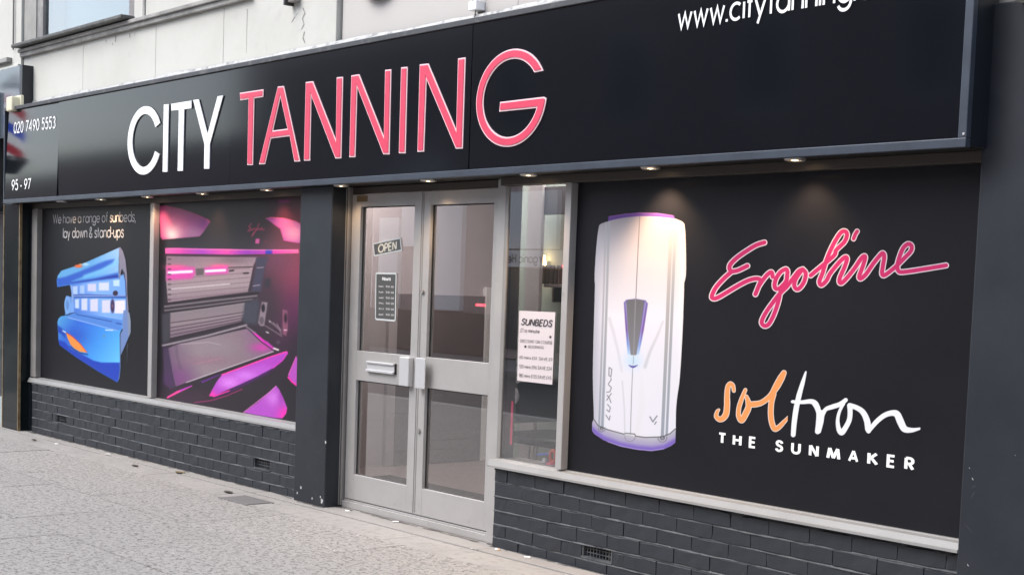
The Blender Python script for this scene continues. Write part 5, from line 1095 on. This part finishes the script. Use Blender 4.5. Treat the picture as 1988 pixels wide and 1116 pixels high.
# junction box and cables on the upper wall, round vent peeping in at the top edge
X, Z = PX(922, 13, -.01)
jb = empty('junction_box', (X, 0, Z), 'small white junction box with loose cables above the sign', 'junction box')
MB().box(X-.035, X+.035, -.03, .034, Z-.022, Z+.028).build('box', m_pwhite, jb, .004); b = MB()
for k in range(4): b.tube([(X-.02+k*.016, -.012-.004*k, Z+.3), (X-.025+k*.018, -.02, Z+.12), (X-.02+k*.014, -.01, Z+.02)], .004, 6)
b.tube([(X+.01, -.01, Z-.02), (X-.0, -.012, Z-.07), (X-.02, -.01, Z-.11)], .004, 6); b.build('cable', m_cable, jb)
X, Z = PX(735, 3, 0.02); rv = empty('round_wall_plate', (X, .03, Z+.2), 'round grey plate on the upper wall cut by the top edge of the photo', 'wall plate')
MB().cyl((X, -.01, Z+.20), (X, .034, Z+.20), .195, n=48).build('plate', m_winframe, rv, .004); 
X, Z = PX(579, 2, 0); lf_ = empty('wall_bracket', (X, 0, Z), 'small dark bracket on the white upper wall near the top edge', 'bracket'); MB().box(X-.05, X+.03, -.05, 0, Z-.012, Z+.05).build('arm', m_winframe, lf_, .004); MB().box(X-.07, X-.05, -.07, 0, Z-.03, Z+.05).build('end_plate', m_darkshop, lf_, .003)

# ================================================================== OPPOSITE SIDE OF THE STREET (seen as reflections)
OYP = -14.0
ob = empty('opposite_building', (-25, OYP, 0), 'pink-brown brick building with pale piers mirrored in the door glass', 'building')
MB().box(-33, -9, OYP-6, OYP, 0, 7.2).build('wall', m_brickpink, ob)
for a, bq, za, zb in ((-28.35, -27.45, .9, 2.95), (-27.05, -26.3, .9, 2.95), (-25.35, -24.0, .92, 4.2), (-26.2, -25.6, 2.3, 4.0), (-22.5, -20.9, 2.25, 3.4), (-31.5, -30.2, .5, 3.2)):
    MB().box(a, bq, OYP, OYP+.12, za, zb).build('pier', m_pier, ob)
MB().box(-30, -22.9, OYP, OYP+.2, 0, .88).build('dark_base', m_darkshop, ob); MB().box(-22.6, -19, OYP, OYP+.05, .2, 1.85).build('shopfront', m_oppwin, ob)
fo = MB().box(-22.7, -18.5, OYP, OYP+.1, 1.88, 2.22).build('fascia', m_pier, ob)
# shop name over the road, mirrored in the narrow pane
def plain_text(name, mat, txt, x_left, z0, h, y, parent, wd=.16):
    items, W = layout(txt, .22, .4); vs = []; fs = []
    for g, x, c in items:
        for st in g:
            rb = ribbon([(a+x, b) for a, b in st], wd); n0 = len(vs)
            for l, r in rb:
                for q in (l, r): vs.append((x_left-q[0]*h, y, z0+q[1]*h))
            for i in range(len(rb)-1): fs.append((n0+2*i, n0+2*i+1, n0+2*i+3, n0+2*i+2))
    return link(name, mesh_from(name, vs, fs, mat), parent)
plain_text('lettering', m_ink, 'Organic Hea', -21.15, 1.97, .17, OYP+.103, ob)
for k in range(7):
    wxx = -31.5+k*3.2; wf = MB().box(wxx-.6, wxx+.6, OYP, OYP+.06, 4.4, 6.1).build('window', m_pwhite, ob); MB().box(wxx-.5, wxx+.5, OYP+.06, OYP+.07, 4.5, 6.0).build('pane', m_oppwin, wf)
lb = empty('low_building', (-50, OYP, 0), 'low brick building across the street mirrored in the left of the sign', 'building')
MB().box(-75, -33.02, OYP-6, OYP, 0, 5.0).build('wall', m_brickpink, lb); MB().box(-75, -33.02, OYP-.1, OYP+.15, 5.0, 5.2).build('coping', m_stone, lb)
for k in range(5): MB().box(-70+k*7, -65.5+k*7, OYP, OYP+.05, .5, 2.6).build('shopfront', m_oppwin, lb)
rb_ = empty('tall_building', (5, OYP, 0), 'tall brick building across the street behind the camera', 'building')
MB().box(-8.95, 30, OYP-6, OYP, 0, 8.5).build('wall', m_brickpink, rb_)
MB().box(-8.95, 30, OYP-.1, OYP+.15, 8.5, 8.8).build('coping', m_stone, rb_)

# ================================================================== LITTER on the pavement
def butt(px, py, ang, lab, L=.045, r=.004, white=True):
    X, Y = PZ(px, py, .004); d = Vector((math.cos(ang), math.sin(ang), 0))*L/2; c = Vector((X, Y, .003+r))
    t = empty('cigarette_butt', (X, Y, .003), lab, 'cigarette butt', 'cigarette butts along the foot of the shopfront')
    MB().cyl(c-d, c+d*.1, r, n=10).build('paper', m_butt, t); MB().cyl(c+d*.1, c+d, r*1.02, n=10).build('filter', m_filter if not white else m_butt, t)
for px, py, a, lab, wh in ((675, 992, .2, 'white cigarette butt under the left jamb of the doors', True), (768, 1013, .9, 'white cigarette butt under the left door leaf', True), (966, 1067, .1, 'orange-tipped cigarette butt at the foot of the right door jamb', False), (993, 1067, .0, 'orange-tipped cigarette butt just under the right brick wall corner', False), (1024, 1082, .4, 'pale cigarette butt on the border strip near the right brick wall', True), (110, 862, .3, 'white scrap of litter near the left brick wall end', True), (210, 882, .7, 'small white scrap near the cracked border joint', True), (1160, 1019, 0, '', True))[:7]:
    butt(px, py, a, lab, white=wh, L=.036, r=.0046)
for px, py, lab, s in ((350, 917, 'brown dead leaf against the left brick wall', .05), (66, 854, 'dark leaf scrap near the glossy pilaster', .032), (262, 904, 'thin dark leaf on the paving by the left brick wall', .035), (443, 955, 'dark leaf lying beside the metal cover', .04)):
    X, Y = PZ(px, py, .003); vs = []; n = 8
    for i in range(n): a = 2*math.pi*i/n; vs.append((X+s*1.3*math.cos(a)*(1 if i % 2 else .8), Y+s*.55*math.sin(a), .003+.008*abs(math.sin(a*1.5))))
    vs.append((X, Y, .014)); vs2 = [(v[0], v[1], v[2]-.002) for v in vs]
    fs = [(i, (i+1) % n, n) for i in range(n)]+[((i+1) % n+n+1, i+n+1, 2*n+1) for i in range(n)]
    tag(link('dead_leaf', mesh_from('dead_leaf', vs+vs2, fs, m_leaf if s > .046 and px < 400 else m_dleaf)), lab, 'leaf', 'dead leaves on the pavement')
q = [PZ(*p, .001) for p in ((442, 966.5), (484, 964), (512, 972.5), (470, 978))]
cx_ = sum(p[0] for p in q)/4; cy_ = sum(p[1] for p in q)/4
cov = empty('access_cover', (cx_, cy_, 0), 'small dark square access cover set in the paving by the left brick wall', 'access cover')
MB().box(cx_-.17, cx_+.17, cy_-.085, cy_+.085, -.02, .0035).build('lid', m_iron, cov, .003)
b = MB(); b.box(cx_-.185, cx_+.185, cy_-.1, cy_-.087, -.02, .003); b.box(cx_-.185, cx_+.185, cy_+.087, cy_+.1, -.02, .003); b.build('frame', m_iron, cov)
X, Y = PZ(48, 832, 0.); gum = MB(); gum.add([(X-.09, -.01, .0), (X+.06, -.03, .0), (X+.08, .0, .0), (X-.02, -.0, .09), (X+.04, -.005, .07), (X-.05, -.06, .0)], [(0, 5, 3), (5, 1, 4, 3), (1, 2, 4), (0, 3, 4, 2)])
tag(gum.build('rubble_lump', m_gum), 'grey crumbled lump of mortar at the foot of the pilaster', 'rubble')

# packed dirt along the foot of the shopfront and old gum and specks on the paving
def blobs(name, mat, spots, parent, z):
    vs = []; fs = []
    for X, Y, rx, ry in spots:
        n0 = len(vs); n = 9; ph = random.random()*6
        for i in range(n):
            a = 2*math.pi*i/n; q = .65+.35*random.random(); vs.append((X+rx*q*math.cos(a), Y+ry*q*math.sin(a), z+random.uniform(0, .0006)))
        fs.append(tuple(range(n0, n0+n)))
    o = link(name, mesh_from(name, vs, fs, mat), parent); o['kind'] = 'stuff'; return o
m_dirt = mk('packed_dirt', (.075, .068, .061), .95, var=[(30, (.13, .12, .11), .45, .7)])
m_speck = mk('pale_speck', (.58, .57, .55), .9); m_gumd = mk('old_gum', (.15, .145, .14), .85)
sp = []
for k in range(240):
    X = random.uniform(-12.4, -3.1)
    if px0 < X < px1: yb = PIL
    elif px1 < X < xd1: yb = DY-.025
    else: yb = LBY if X < px0 else RBY
    sp.append((X, yb-.004-abs(random.gauss(0, .010)), random.uniform(.02, .09), random.uniform(.004, .012)))
blobs('dirt', m_dirt, sp, pav, .0034)
sp = []
for k in range(70):
    X = random.uniform(-12.5, -4.9); sp.append((X, random.uniform(-2.4, -.15), *(random.uniform(.006, .013),)*2))
blobs('gum', m_gumd, sp, pav, .0022)
sp = []
for k in range(34):
    X = random.uniform(-12.5, -4.9); sp.append((X, -.13-abs(random.gauss(0, .8)), *(random.uniform(.004, .010),)*2))
blobs('pale_speck', m_speck, sp, pav, .0026)

# scuff marks on the painted pillars
m_scuff = mk('pillar_scuff', (.055, .058, .062), .6)
def scuffs(par, x0, x1, y, n, seed):
    r = random.Random(seed); vs = []; fs = []
    for k in range(n):
        X = r.uniform(x0+.02, x1-.02); Z = abs(r.gauss(0, .35))+.04; L = r.uniform(.015, .07); a = r.uniform(-1.2, 1.2); wd = r.uniform(.0008, .0022)
        dx, dz = L*math.cos(a), L*math.sin(a); nx, nz_ = -math.sin(a)*wd, math.cos(a)*wd; n0 = len(vs)
        vs += [(X-nx*.3, y, Z-nz_*.3), (X+dx*.5-nx, y, Z+dz*.5-nz_), (X+dx, y, Z+dz), (X+dx*.5+nx, y, Z+dz*.5+nz_)]; fs.append((n0, n0+1, n0+2, n0+3))
    o = link('scuff', mesh_from('scuff', vs, fs, m_scuff), par); o['kind'] = 'stuff'
scuffs(pl, px0, px1, PIL-.0014, 26, 3); scuffs(pr, -3.04, -2.2, -.0314, 34, 5)
